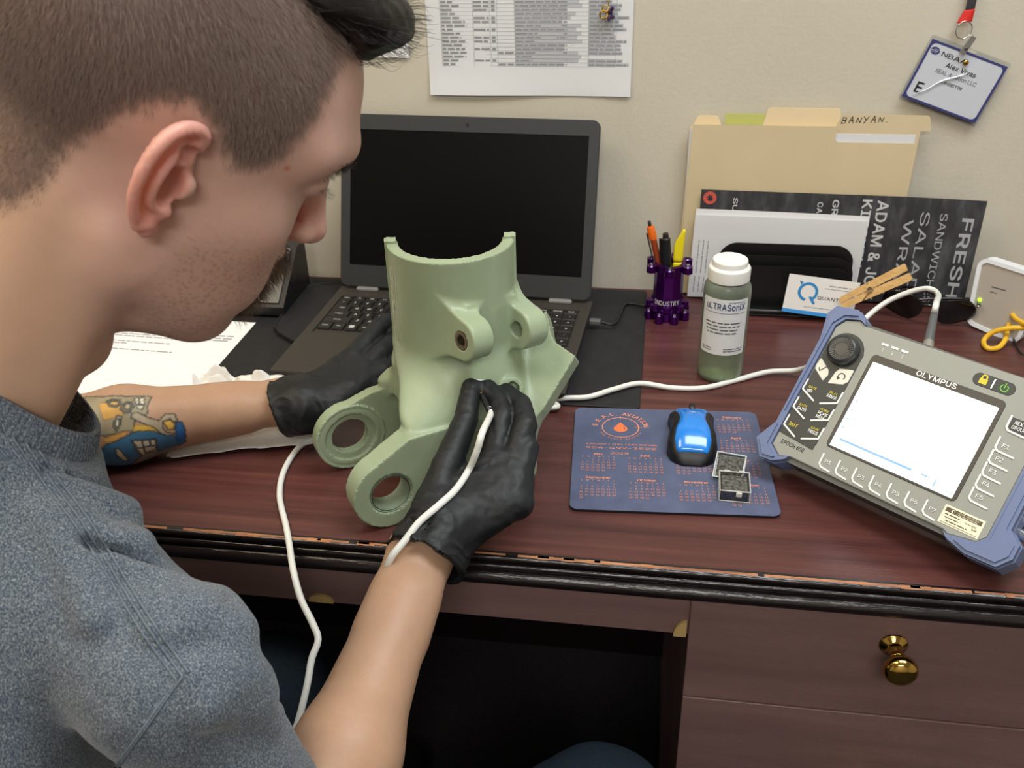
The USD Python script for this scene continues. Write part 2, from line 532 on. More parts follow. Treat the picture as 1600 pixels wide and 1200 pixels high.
prof = [(YF + .004, Z0 + .0004), (YF - .001, Z0 + .0004)] + arc(YF - .001, Z0 - .0035, .0039, 80, 270, 6) + [(YF + .0005, Z0 - .0085)] + arc(YF - .0025, Z0 - .0125, .0036, 80, 250, 6) \
    + [(YF - .001, Z0 - .017)] + arc(YF - .0005, Z0 - .0265, .0088, 110, 280, 9) + [(YF + .004, Z0 - .037), (YF + .012, Z0 - .040), (YF + .012, Z0 - .046), (YF + .03, Z0 - .046), (YF + .03, Z0 - .033), (YF + .004, Z0 - .033)]
desk.part('edge_moulding', run(prof, DX0, DX1), 'dark_lacquer', smooth=40)
rng = np.random.default_rng(5)
worn = []
x = DX0
while x < DX1:                                                  # where the lacquer has worn through to the wood along the top bead
    l = rng.uniform(.03, .2)
    wd = rng.uniform(.0008, .0017)
    worn.append(run([(YF - .0005 - wd * .5, Z0 + .0009), (YF - .0008 - wd, Z0 + .0003), (YF + .0002, Z0 + .0003), (YF + .0004, Z0 + .0009)], x, min(x + l, DX1)))
    x += l + rng.uniform(.002, .02)
for k in range(46):
    x = rng.uniform(DX0, DX1); l = rng.uniform(.004, .018); s = rng.uniform(.0012, .0026)
    worn.append(run([(YF - .0010 - s * .6, Z0 + .0010), (YF - .0012 - s, Z0 + .0002), (YF + .0006, Z0 + .0002), (YF + .0008, Z0 + .0010)], x, x + l))
desk.part('worn_edge', cat(*worn), 'bare_wood', kind='stuff', label='worn strip of bare wood along the desk edge')
YD = .715
px0 = .056
desk.part('apron', bx(DX0 + .04, px0, YD + .006, YD + .024, Z0 - .105, Z0 - .033), 'mahogany_front')
desk.part('pedestal_side', bx(px0 - .0, px0 + .018, YD + .012, YW - .03, .02, Z0 - .033), 'mahogany_front')
desk.part('pedestal_side', bx(.62, .638, YD + .012, YW - .03, .02, Z0 - .033), 'mahogany_front')
desk.part('pedestal_back', bx(px0 + .02, .618, YW - .05, YW - .035, .02, Z0 - .034), 'mahogany_front')
desk.part('modesty_panel', bx(DX0 + .04, px0 - .002, 1.20, 1.215, .12, Z0 - .034), 'dark_lacquer')
desk.part('end_panel', bx(DX0 + .02, DX0 + .038, YD + .012, YW - .03, 0.001, Z0 - .034), 'mahogany_front')
for k, (za, zb) in enumerate(((-.187, -.0495), (-.34, -.189), (-.71, -.342))):
    d = desk.part('drawer', rbox(.62 - px0, .018, zb - za, .0015).translate(((px0 + .62) / 2, YD + .009, Z0 + za)), 'mahogany_front')
    if True:
        kz = Z0 + (-.0885, -.292, -.52)[k]
        kn = lathe([(0, 0), (.0125, 0), (.0135, .0012), (.0128, .003), (.0085, .0052), (.0068, .009), (.0062, .014), (.0075, .0185), (.0085, .0195), (.0085, .021), (.0072, .0222), (.009, .0238), (.0132, .0265), (.0158, .0305), (.0162, .0345), (.0150, .0385), (.0120, .0418), (.0065, .0436), (0, .0441)], 48)
        T = frame((.2515, YD, kz), (1, 0, 0), (0, 0, 1)) @ np.diag([1, 1, 1, 1.])
        T = frame((.2515, YD, kz), (1, 0, 0), ez=(0, -1, 0))
        desk.part('knob', put(kn, T), 'brass', smooth=50, parent=d, label='polished brass knob')
for x, y, z, r in ((px0 - .014, YD + .004, Z0 - .105, .016), (px0 + .001, YD + .004, Z0 - .187, .010)):     # pale chipped corner pieces
    pts = [(0, 0)] + [(-r * .8 * math.cos(a), r * math.sin(a) * 1.25) for a in np.linspace(0, math.pi / 2, 8)]
    m = poly([(p[0], p[1]) for p in pts], .004)
    desk.part('corner_block', put(m, frame((x + .012 if x < px0 - .01 else x + .009, y + .001, z), (1, 0, 0), (0, 0, 1))), 'pale_wood', label='pale bare wood corner block')
m = poly([(-.014, 0)] + [(.014 * math.cos(a), .010 * math.sin(a)) for a in np.linspace(math.pi, 0, 9)][1:], .003)
desk.part('corner_block', put(m, frame((-.33, YD + .006, Z0 - .104), (1, 0, 0), (0, 0, 1))), 'pale_wood', label='pale bare wood corner block')
mat('black_cable', (22, 22, 23), .5)
solo('power_cable', tube(spline([(-.33, 1.192, .50), (-.2, 1.188, .49), (-.1, 1.19, .502), (-.02, 1.188, .49), (.05, 1.19, .497)], 10), .003), 'black_cable', 'dark cable strung across the panel in the knee space under the desk', 'cable', (-.2, 1.19, .49))

# ------------------------------------------------------------------ on the wall
mat('paper', (222, 224, 226), .7, bump=(30, I3, .0004, 2))
mat('paper_white', (240, 241, 242), .65, bump=(18, I3, .0006, 2))
mat('ink', (92, 94, 98), .7)
mat('ink_black', (34, 33, 36), .6)
mat('ink_grey', (158, 161, 166), .7)
mat('badge_blue', (62, 66, 128), .5)
mat('card', (228, 230, 236), .5)
mat('chrome', (205, 207, 210), .16, metal=1.)
mat('red_ribbon', (206, 30, 18), .6, bump=(900, I3, .0002))
mat('dark_ribbon', (52, 50, 54), .7, bump=(900, I3, .0003))
mat('gold', (205, 165, 70), .22, metal=1.)
mat('purple_gem', (52, 22, 70), .12, coat=1.)
clear_mat('clear_sleeve', (250, 251, 252), .015, .4)

WALL = lambda x, z, off=.0: frame((x, YW - off, z), (1, 0, 0), (0, 0, 1))          # local x right, y up, z out of the wall


def wall_sheet(x0, x1, z0, z1, curl, lift=.0015):
    def fn(u, v):
        x = x0 + (x1 - x0) * u; z = z0 + (z1 - z0) * v
        o = lift + curl * np.clip(.25 - v, 0, 1) ** 2 * 16 * (.6 + .4 * np.sin(u * 5 + 1)) + .0008 * np.sin(u * 7) * (1 - v)
        return np.stack([x, YW - o, z], -1)
    return sheet(24, 18, fn, .0003), fn


m, fn = wall_sheet(-.3225, -.0418, 1.037, 1.253, .004)
t = Thing('notice_sheet', 'white printed list with table columns hanging on wall above the laptop', 'paper', (-.18, YW, 1.037))
t.part('sheet', m, 'paper', smooth=True)
r = np.random.default_rng(3)
rows, g1, g2 = [], [], []
xs = [-.3025, -.2575, -.234, -.2245, -.2005, -.1005, -.0335 - .03]
zb, pit = 1.0765, .00505
for k in range(34):
    z = zb + k * pit
    rows.append(sbox(xs[0], z - .00018, xs[-1], z + .00018))
    wd = r.uniform(.015, .036)
    g1 += [tr(q, xs[0] + .001, z + .0009) for q in scribble(r, wd, .0036)]
    if k % 5 in (1, 4, 6) or r.random() < .25:
        g1 += [tr(q, xs[1] + .001, z + .0009) for q in scribble(r, .021, .0036)] + [tr(sbox(0, 0, .005, .003), xs[2] + .002, z + .001)]
    elif r.random() < .35:
        g1 += [tr(q, xs[3] + .001, z + .0009) for q in scribble(r, .021, .0036)]
    g2.append(sbox(xs[4], z + .0004, xs[4] + r.uniform(.062, .094), z + .0046))
    g1 += [tr(q, xs[4] + .001, z + .0009) for q in scribble(r, .07, .0032)]
    if k != 2:
        w5 = r.uniform(.03, .056); g2.append(sbox(xs[5], z + .0004, xs[5] + w5, z + .0046)); g1 += [tr(q, xs[5] + .001, z + .0009) for q in scribble(r, w5 - .002, .0032)]
for x in xs:
    rows.append(sbox(x - .0002, zb, x + .0002, zb + 34 * pit))


def on_wall(g, fn_box, eps):
    """A print laid on the curled sheet."""
    m = flat(g); x0, x1, z0, z1 = fn_box
    p = fn((m.vertices[:, 0] - x0) / (x1 - x0), (m.vertices[:, 1] - z0) / (z1 - z0)); p[:, 1] -= eps
    m.vertices = p
    return m


fb = (-.3225, -.0418, 1.037, 1.253)
t.part('shaded_cell', on_wall(many(g2), fb, .0002), mat('cell_grey', (186, 189, 194), .7), False, kind='stuff', label='grey shaded table cells')
t.part('table_print', on_wall(many(rows), fb, .0003), 'ink_grey', False, kind='stuff', label='ruled table lines')
t.part('lettering', on_wall(many(g1), fb, .0004), mat('ink_soft', (142, 144, 150), .7), False, kind='stuff', label='grey rows of small print')
m, _ = wall_sheet(-.568, -.350, 1.087, 1.366, .005)
t = Thing('notice_sheet', 'plain white sheet on the wall just past the tip of the dark quiff', 'paper', (-.45, YW, 1.087))
t.part('sheet', m, 'paper_white', smooth=True)

# dangling charm
t = Thing('charm', 'small gold and dark purple beaded charm hanging before the wall list', 'charm', (-.0745, 1.328, 1.15))
cx, cyy, cz = -.0745, 1.3275, 1.1475
ch = []
for k in range(14):
    z = cz + .012 + k * .0048
    a = np.linspace(0, 2 * np.pi, 13)
    T = (np.stack([.0014 * np.cos(a), 0 * a, .0031 * np.sin(a)], -1) if k % 2 else np.stack([0 * a, .0014 * np.cos(a), .0031 * np.sin(a)], -1)) + [cx, cyy, z]
    ch.append(tube(T, .0005, 6, False))
t.part('chain', cat(*ch), 'gold', True)
t.part('hook', tube(spline([(cx, cyy, cz + .078), (cx, cyy + .002, cz + .084), (cx, YW, cz + .084)], 6), .0008, 8), 'gold', True)
for k, (dx, dz, rr) in enumerate(((0, 0, .0042), (.0035, -.0062, .0030), (-.001, -.0085, .0026), (.003, .005, .003))):
    s = trimesh.creation.icosphere(1, rr); s.apply_translation((cx + .002 + dx, cyy - .001 * k, cz + dz))
    t.part('bead', s, 'purple_gem', False)
for dx, dz, rr, R2 in ((-.006, -.003, .0011, .005), (-.004, .004, .0009, .004)):
    a = np.linspace(0, 2 * np.pi, 20)
    t.part('gold_loop', tube(np.stack([R2 * np.cos(a), .001 * np.sin(2 * a), R2 * np.sin(a)], -1) + [cx + dx, cyy - .002, cz + dz], rr, 7, False), 'gold', True)

# badge on its lanyard
an = math.radians(-19.3)
BX = frame((.374, YW - .009, 1.062), (math.cos(an), 0, math.sin(an)), (-math.sin(an), 0, math.cos(an)))
t = Thing('name_badge', 'clear plastic exhibitor name badge with blue border hanging from a lanyard', 'badge', (.374, YW, 1.062))
t.part('card', put(poly(rrect(.104, .0765, .003), .0006, z=-.0008), BX), 'card')
bd = sbox(-.052, -.03825, .052, .03825).difference(rrect(.0975, .0705, .006))
t.part('border_print', put(flat(bd, .00005), BX), 'badge_blue', False, label='blue printed border')
pr = [tr(text('NBAA', .0058, w=.034), -.0318, .0232), tr(text('Alex Vivas', .0056, True, w=.041), -.0198, .0128), tr(text('EXHIBITOR', .0036, True, w=.0285), -.0144, -.0068), tr(text('E', .0135, True), -.0415, -.0275)]
t.part('lettering', put(flat(many(pr), .0001), BX), 'ink_black', False, label='black printed lettering')
t.part('company_lettering', put(flat(many([tr(text('SEAL Aviation LLC', .0050, w=.056), -.0286, .0032)]), .0001), BX), 'ink', False)
gl = Point(0, 0).buffer(1, 24)
lg = affinity.scale(gl, .0062, .0046).difference(many([sbox(-.006, -.0006, .004, .0006), sbox(-.002, .0016, .007, .0023), sbox(-.007, -.0024, .003, -.0018)]))
t.part('emblem', put(flat(tr(lg, -.0415, .0265), .0001), BX), 'badge_blue', False, label='round striped blue emblem')
sl = poly(rrect(.1095, .0865, .004).difference(affinity.translate(rrect(.014, .003, .0014), 0, .0405)), .0003, z=.0009)
t.part('sleeve', put(cat(sl, poly(rrect(.1095, .0865, .004).difference(affinity.translate(rrect(.014, .003, .0014), 0, .0405)), .0003, z=-.0013)), BX), 'clear_sleeve', False, label='clear plastic sleeve')
ck = sheet(14, 5, lambda u, v: np.stack([-.040 + .05 * u + .002 * np.sin(u * 9), -.030 + .048 * u + (v - .5) * .0035 * np.sin(u * 3.1) ** 1, .0014 + .0009 * np.sin(np.pi * v)], -1), .0003)
t.part('sleeve_crease', put(ck, BX), mat('crease_gloss', (236, 240, 246), .12, coat=1.), True, label='bright crease in the plastic')
# clip strap, ring, ribbon
cl = frame((.3785, YW - .0145, 1.1075), (.89, 0, -.45), (.45, 0, .89))
t.part('clip', put(poly(rrect(.0078, .0235, .0012), .0011, .0003).translate((.0008, .0015, 0)), cl), 'chrome', label='bright metal strap clip')
t.part('snap', put(lathe([(0, .0011), (.0021, .0011), (.0020, .0017), (.0011, .0020), (.0009, .0014), (0, .0013)], 20).copy(), cl @ np.array([[1, 0, 0, .0018], [0, 1, 0, -.0035], [0, 0, 1, 0], [0, 0, 0, 1.]])), mat('dark_metal', (88, 86, 84), .3, metal=1.), True)
t.part('strap_rivet', put(lathe([(0, 0), (.0035, 0), (.0035, .0012), (.0022, .002), (0, .0021)], 16), BX @ np.array([[1, 0, 0, .0005], [0, 1, 0, .026], [0, 0, 1, .0012], [0, 0, 0, 1.]])), 'brass', True)
ly = Thing('lanyard', 'dark ribbon lanyard with red end and steel ring above the badge', 'lanyard', (.374, YW, 1.14))
a = np.linspace(0, 2 * np.pi, 41)
ly.part('ring', tube(np.stack([.372 + .0098 * np.cos(a), YW - .0135 + .0015 * np.cos(a), 1.1265 + .0105 * np.sin(a)], -1), .0008, 8, False), 'chrome', True, label='steel split ring')
rb = sheet(6, 10, lambda u, v: np.stack([.3745 + (u - .5) * (.018 - .0055 * v) - .0035 * (1 - v), YW - .0115 - .003 * np.sin(np.pi * u) * (1 - v) + 0 * v, 1.1345 + .0145 * v + .002 * u], -1), .0018)
ly.part('red_end', rb, 'red_ribbon', True, label='red folded ribbon end')
rb = sheet(5, 24, lambda u, v: np.stack([.3752 + (u - .5) * .0105 + .004 * v, YW - .0105 + .003 * v + 0 * u, 1.147 + .2 * v + 0 * u], -1), .0016)
ly.part('ribbon', rb, 'dark_ribbon', True)
ly.part('wall_pin', put(lathe([(0, 0), (.006, 0), (.006, .002), (.0035, .005), (.0045, .011), (0, .012)], 20), frame((.379, YW, 1.342), (1, 0, 0), ez=(0, -1, 0))), 'red_ribbon', True)

# ------------------------------------------------------------------ on the desk: pad, papers, laptop, phone
mat('leather_black', (33, 33, 35), .62, spec=.35, bump=(700, I3, .00025), noise=(60, I3, [(.3, (30, 30, 32)), (.7, (37, 37, 39))]))
solo('desk_pad', poly(rrect(.665, .342, .006), .003, .0008).translate((-.3375, 1.149, Z0)), 'leather_black', 'large black leatherette desk pad lying under the laptop', 'desk pad', (-.3375, 1.149, Z0))
pz = Z0 + .0031
pts = [at(px, py, z=pz + .006)[:2] for px, py in ((474, 447), (500, 443), (548, 441), (545, 470), (510, 520), (480, 545), (452, 530), (435, 520), (427, 511), (432, 500), (447, 480), (462, 460))]
pp = Polygon(pts).buffer(-.006).buffer(.006)
t = Thing('pouch', 'flat black soft pouch lying beside the laptop on the desk pad', 'pouch', (-.5, 1.18, pz))
pl = pp.difference(Polygon([at(422, 578, z=.772)[:2] + [-.004, -.1], at(422, 578, z=.772)[:2] + [-.004, 0], at(530, 447, z=.772)[:2] + [-.004, 0], at(530, 447, z=.772)[:2] + [-.004, .2], (0, 1.4), (0, .9)]))
pl = max(getattr(pl, 'geoms', [pl]), key=lambda g: g.area)
t.part('body', poly(pl.simplify(.0005), .006, z=pz), 'leather_black')
ring = np.array(pl.buffer(-.002).exterior.coords)[:-1]
t.part('piping', tube(np.c_[np.vstack([ring, ring[:1]]), np.full(len(ring) + 1, pz + .006)], .0016, 8, False), 'leather_black', True)

# papers at the left
mat('sheet_white', (246, 247, 248), .7)
t = Thing('document', 'white printed document page lying left of the desk pad', 'paper', (-.70, 1.05, pz))
doc = lambda u, v: np.stack([-.845 + .283 * u + .004 * v, .905 + .257 * v - .01 * u, pz + .0009 + .0006 * np.sin(u * 4 + v * 3) + .0016 * np.clip(v - .9, 0, 1)], -1)
t.part('page', sheet(20, 20, doc, .0004), 'sheet_white', True)
r = np.random.default_rng(8)
g = []
for k, (v, x0, wd) in enumerate(((.93, .1, .45), (.905, .1, .5), (.88, .1, .38), (.83, .05, .6), (.80, .05, .62), (.775, .05, .5), (.75, .05, .66), (.69, .05, .62), (.665, .05, .4), (.6, .02, .7), (.58, .02, .25))):
    g += [tr(q, .283 * x0, .257 * v) for q in scribble(r, .283 * wd, .0035)]
    if k in (3, 4, 5):
        g += [tr(q, .283 * .74, .257 * v - .004) for q in scribble(r, .06, .0045)]
m = flat(many(g)); m.vertices = doc(m.vertices[:, 0] / .283, m.vertices[:, 1] / .257) + [0, 0, .0003]
t.part('lettering', m, 'ink_grey', False, kind='stuff', label='grey lines of print')
solo('document', sheet(8, 8, lambda u, v: np.stack([-.865 + .285 * u + .012 * v, .885 + .262 * v - .004 * u, pz + .0001 + 0 * u], -1), .0004), 'sheet_white', 'white page peeking out under the printed document page', 'paper', (-.7, 1.0, pz))

# crumpled paper towel under the left forearm
mat('tissue', (238, 236, 230), .9, bump=(500, I3, .0004))


def crumple(nx, ny, corner, ex, ey, amp, seed, ruff, z0):
    def fn(u, v):
        p = np.asarray(corner) + u[..., None] * np.asarray(ex) + v[..., None] * np.asarray(ey)
        q = np.stack([u * 4.2, v * 4.2, np.full_like(u, seed)], -1)
        h = np.abs(meshkit.noise(q, seed) - .5) * 2 + .5 * np.abs(meshkit.noise(q * 2.3 + 5, seed + 3) - .5)
        e = np.clip(ruff(u, v), 0, 1)
        j = (meshkit.noise(q * 1.7 + 9, seed + 7)[..., None] - .5) * .018
        return np.concatenate([p[..., :2] + j * [1, .6], (z0 + .0015 + amp * h * (.15 + e))[..., None]], -1)
    return sheet(nx, ny, fn, .0006)


a0, a1, a2 = at(345, 600, z=Z0), at(290, 712, z=Z0), at(445, 668, z=Z0)
t = Thing('paper_towel', 'crumpled white paper towel on the desk under the tattooed forearm', 'paper towel', (-.43, .9, Z0))
t.part('sheet', crumple(44, 44, (-.535, .805), (.165, .052), (-.005, .165), .014, 3, lambda u, v: v * 1.2 - .1, Z0 + .0035), 'tissue', True)
t.part('fold', crumple(40, 26, (-.556, .930), (.112, .012), (-.004, .05), .034, 11, lambda u, v: np.sin(np.pi * v) * (1.1 - .5 * u), Z0 + .004), 'tissue', True)

# laptop
mat('laptop_deck', (58, 54, 49), .5, spec=.35, noise=(900, I3, [(.3, (55, 51, 46)), (.7, (61, 57, 52))]))
mat('laptop_black', (26, 26, 27), .5)
mat('bezel', (42, 44, 45), .55, bump=(900, I3, .0001))
mat('screen_off', (8, 8, 8), .4, spec=.12)
mat('key_black', (33, 32, 31), .45)
mat('legend', (196, 194, 190), .6)
mat('blue_led', (30, 60, 255), .3, emit=((40, 80, 255), 6.))
mat('hinge_grey', (122, 122, 120), .45)
la = -.05
LT = frame((-.4715, .989, pz), (math.cos(la), math.sin(la), 0), (-math.sin(la), math.cos(la), 0))
LW, LD, LH = .378, .262, .0205
lap = Thing('laptop', 'open dark grey laptop with black screen standing on the desk pad', 'laptop', LT[:3, 3] + [.19, .12, 0])
lap.part('base', put(Manifold.batch_hull([rbox(LW - .02, LD - .02, .004, .001).translate((LW / 2, LD / 2 + .004, .0015)), rbox(LW - .004, LD - .003, .005, .002).translate((LW / 2, LD / 2, LH - .0085))]), LT), 'laptop_black')
well = bx(.0135, LW - .0135, .108, .226, LH - .0022, LH + .01)
lap.part('deck', put(rbox(LW, LD, .0045, .0018).translate((LW / 2, LD / 2, LH - .0045)) - well - bx(.115, .215, .022, .09, LH - .0006, LH + .01), LT), 'laptop_deck')
lap.part('touchpad', put(rbox(.0985, .0665, .0012, .0004).translate((.165, .056, LH - .0014)), LT), 'laptop_deck')
for k in range(4):
    lap.part('foot', put(lathe([(0, 0), (.006, 0), (.006, .0018), (0, .0018)], 16), LT @ np.array([[1, 0, 0, (.03, LW - .03)[k % 2]], [0, 1, 0, (.03, LD - .03)[k // 2]], [0, 0, 1, .0001], [0, 0, 0, 1.]])), 'laptop_black')
lap.part('power_light', put(rbox(.0055, .0016, .0022, .0007).translate((.0405, .0015, LH - .0086)), LT), 'blue_led', label='glowing blue light')
# keys
u0 = .0187
ROWS = [([1.0] * 15 + [.0] + [1.0] * 3, .62), ([1] * 13 + [1.85] + [0] + [1] * 4, 1), ([1.5] + [1] * 12 + [1.35] + [0] + [1] * 4, 1), ([1.75] + [1] * 11 + [2.1] + [0] + [1] * 4, 1), ([2.25] + [1] * 10 + [2.6] + [0] + [1] * 4, 1), ([1.05, 1, 1, 1, 5.2, 1, 1, 1, .9, .9] + [0] + [1] * 4, 1)]
LEG = [['Esc', 'F1', 'F2', 'F3', 'F4', 'F5', 'F6', 'F7', 'F8', 'F9', 'F10', 'F11', 'F12', 'Prt', 'Ins', '', 'Del', 'Home', 'End'], ['~', '1', '2', '3', '4', '5', '6', '7', '8', '9', '0', '-', '=', 'Back', '', 'Num', '/', '*', '-'],
       ['Tab', 'Q', 'W', 'E', 'R', 'T', 'Y', 'U', 'I', 'O', 'P', '[', ']', '', '', '7', '8', '9', '+'], ['Caps', 'A', 'S', 'D', 'F', 'G', 'H', 'J', 'K', 'L', ':', '"', 'Enter', '', '4', '5', '6', '+'],
       ['Shift', 'Z', 'X', 'C', 'V', 'B', 'N', 'M', '<', '>', '?', 'Shift', '', '1', '2', '3', '.'], ['Ctrl', 'Fn', '', 'Alt', '', 'Alt', 'Fn', 'Ctrl', '<', '>', '', '0', '0', '.', '>']]
top = .2245
leg = []
for (ws, hh), lg in zip(ROWS, LEG):
    x, kh = .0150, u0 * hh
    tot = sum(ws); sc = (LW - .03 - .006) / (tot * u0)
    for w_, s_ in zip(ws, lg):
        if w_ == 0:
            x += .006; continue
        kw = w_ * u0 * sc
        k = Manifold.batch_hull([bx(x + .0011, x + kw - .0011, top - kh + .0011, top - .0011, LH - .0021, LH - .0006), bx(x + .0021, x + kw - .0021, top - kh + .0021, top - .0017, LH + .0004, LH + .0011)])
        lap.part('key', put(k, LT), 'key_black', False)
        if s_:
            g = text(s_, .0034 if len(s_) > 1 else .0048, True, simp=.05)
            b = g.bounds
            leg.append(tr(g, x + kw / 2 - (b[0] + b[2]) / 2, top - kh / 2 - (b[1] + b[3]) / 2))
        elif abs(x - .0150 - 2.05 * u0 * sc) < .002 and hh == 1 and lg[0] == 'Ctrl':
            leg.append(rrect(.0075, .0078, .0008, 2)); leg[-1] = tr(leg[-1], x + kw / 2, top - kh / 2)
        x += kw
    top -= kh
lap.part('key_legend', put(flat(many(leg), LH + .0013), LT), 'legend', False, kind='stuff', label='white printed key legends')
# lid
lt = math.radians(19.)
HT = LT @ frame((0, LD - .011, LH + .0015), (1, 0, 0), (0, math.sin(lt), math.cos(lt)))     # x right, y up the lid, z towards the viewer
LL = .2475
lid = mani(cat(poly(rrect(LW - .004, LL, .011), .0062))).translate((LW / 2, LL / 2 + .003, -.0062))
lap.part('lid', put(lid, HT), 'bezel')
fr = rrect(LW - .006, LL - .002, .010).difference(affinity.translate(rrect(.3445, .194, .001), .0, .0055))
lap.part('screen_bezel', put(mani(poly(fr, .0016)).translate((LW / 2, LL / 2 + .003, .0001)), HT), 'bezel')
lap.part('screen', put(bx(-.173, .173, -.0975, .0975, 0, .0004).translate((LW / 2, LL / 2 + .0085, .0002)), HT), 'screen_off')
lap.part('webcam', put(lathe([(0, .0017), (.0024, .0017), (.0024, .0023), (.0017, .0023), (.0013, .0018), (0, .0018)], 20), HT @ np.array([[1, 0, 0, LW / 2], [0, 1, 0, LL - .0085], [0, 0, 1, 0.], [0, 0, 0, 1.]])), 'laptop_black')
for k, hx in enumerate((.045, LW - .045)):
    lap.part('hinge', put(rbox(.034, .009, .0075, .003).translate((hx, LD - .0125, LH - .002)), LT), 'hinge_grey' if k > -1 else 'bezel')

# plug in the laptop's right side and its lead
mat('plug_grey', (92, 92, 92), .5)
mat('copper_red', (170, 92, 74), .5)
q = LT @ np.array([LW + .001, .215, .011, 1.])
t = Thing('usb_cable', 'black cable with grey plug running from the laptop to the pen cup', 'cable', q[:3])
t.part('plug', put(rbox(.016, .010, .007, .0015).translate((LW + .0095, .215, .0075)), LT), 'plug_grey')
b0 = (LT @ np.array([LW + .0175, .215, .011, 1.]))[:3]
t.part('lead', tube(spline([b0, b0 + [.02, .006, -.004], (-.035, 1.262, pz + .0025), (-.01, 1.262, pz + .0025), (.0, 1.259, pz + .003)], 8), .0019, 10), 'black_cable', True)
t.part('connector', put(rbox(.012, .008, .006, .0012), frame((.005, 1.256, Z0 + .0032), (.9, -.35, 0), (.35, .9, 0))), 'copper_red', label='small reddish connector')

# desk telephone, mostly behind the face
mat('phone_grey', (112, 110, 104), .5)
mat('phone_black', (24, 24, 26), .4)
mat('button_white', (214, 216, 218), .4)
t = Thing('desk_phone', 'grey and black desk telephone with pale round buttons at the wall', 'telephone', (-.65, 1.23, Z0))
xr, xl = -.522, -.77
ya, yb, za, zb2, zc = 1.172, 1.285, Z0 + .012, Z0 + .020, Z0 + .082
side = [(ya, Z0 + .0075), (yb, Z0 + .0075), (yb, zc), (yb - .03, zc), (ya, zb2)]
t.part('body', put(poly(side, xr - xl), frame((xl, 0, 0), (0, 1, 0), (0, 0, 1))), 'phone_black')
n = np.array([0, -(zc - zb2), yb - .03 - ya]); n /= np.linalg.norm(n)
FT = frame((xl, ya, zb2), (1, 0, 0), ez=n)
t.part('face_panel', put(rbox(.236, .092, .003, .001).translate((.122, .052, .0002)), FT), 'phone_grey')
for ux, uy in ((.213, .036), (.219, .054), (.187, .036), (.193, .054)):
    t.part('button', put(lathe([(0, .0032), (.0052, .0032), (.0050, .0062), (.0035, .007), (0, .007)], 18), FT @ np.array([[1, 0, 0, ux], [0, 1, 0, uy], [0, 0, 1, 0], [0, 0, 0, 1.]])), 'button_white', True)
t.part('stand', put(poly(rrect(.2, .08, .01), .0042), frame((-.645, 1.230, Z0 + .0032), (1, 0, 0), (0, 1, 0))), 'phone_black')

# ------------------------------------------------------------------ letter sorter with folders, brochure and sheets
mat('sorter_black', (20, 20, 21), .34, spec=.5, bump=(600, I3, .00015))
mat('manila', (212, 195, 158), .7, noise=(5, I3, [(.3, (206, 189, 151)), (.7, (218, 201, 165))]))
mat('manila_pale', (236, 214, 172), .7)
mat('green_tab', (196, 200, 112), .6)
mat('chalkboard', (56, 57, 60), .55, noise=(55, (1, 1, .35), [(.3, (42, 43, 46)), (.5, (56, 57, 60)), (.72, (88, 89, 92))], 6))
mat('chalk', (206, 208, 210), .7)
mat('chalk_grey', (176, 179, 182), .7)
mat('logo_red', (206, 92, 80), .6)
t = Thing('letter_sorter', 'black metal desk letter sorter with rounded stepped dividers', 'letter sorter', (.187, 1.285, Z0))


def divider(y, h, w=.186, cx=.187, r=.026):
    p = union_all([sbox(-w / 2, 0, w / 2, h - r), rrect(w, 2 * r + .001, r - .0001).buffer(0).intersection(sbox(-w, 0, w, 1)).buffer(0)]) if False else sbox(-w / 2 + r, 0, w / 2 - r, h).union(sbox(-w / 2, 0, w / 2, h - r)).union(Point(-w / 2 + r, h - r).buffer(r, 12)).union(Point(w / 2 - r, h - r).buffer(r, 12))
    return put(mani(poly(p, .0014)), frame((cx, y, Z0 + .002), (1, 0, 0), (0, 0, 1)))


for y, h in ((1.2755, .066), (1.2865, .0775), (1.2975, .0915)):
    t.part('divider', divider(y, h), 'sorter_black')
t.part('divider', divider(1.3315, .10), 'sorter_black')
t.part('tray', rbox(.2, .078, .003, .001).translate((.187, 1.2925, Z0 + .0003)), 'sorter_black')
t.part('front_lip', put(tube([(.09, 1.2555, Z0 + .0085), (.12, 1.2535, Z0 + .0085), (.254, 1.2535, Z0 + .0085), (.284, 1.2555, Z0 + .0085)], .0032, 10), np.eye(4)), 'sorter_black', True)
t.part('front_plate', rbox(.192, .0016, .0075, .0006).translate((.187, 1.2555, Z0 + .0015)), 'sorter_black')
YS = [1.3035, 1.3065, 1.3105]


def standing(x0, x1, h0, h1, y, lean=0., bow=0., foot=.004, th=.0004):
    """A sheet standing upright in the sorter: fn(u, v)."""
    return lambda u, v: np.stack([x0 + (x1 - x0) * u - lean * (1 - v), y - bow * np.sin(np.pi * u) * v - .0 * v, Z0 + foot + (h0 + (h1 - h0) * u) * v], -1)


f1 = standing(.0572, .2925, .1265, .1235, YS[0], .003)
t = Thing('white_sheet', 'white letter with faint typed columns standing in front in the letter sorter', 'paper', (.17, YS[0], Z0))
t.part('page', sheet(14, 10, f1, .0004), 'paper', True)
r = np.random.default_rng(4)
g = []
for x in (.010, .0165, .023):
    g += [tr(affinity.rotate(many(scribble(r, .05, .0022)), 90, origin=(0, 0)), x, .03), tr(affinity.rotate(many(scribble(r, .025, .0022)), 90, origin=(0, 0)), x - .001, .0)]
m = flat(many(g)); m.vertices = f1(m.vertices[:, 0] / .2353, (m.vertices[:, 1] + .008) / .125) - [0, .0003, 0]
t.part('lettering', m, 'ink_grey', False, kind='stuff', label='grey columns of small print')
solo('white_sheet', sheet(14, 10, standing(.0578, .2945, .1345, .130, YS[1], .003, -.0015), .0004), 'paper_white', 'taller white sheet standing between the letter and the dark brochure', 'paper', (.17, YS[1], Z0))
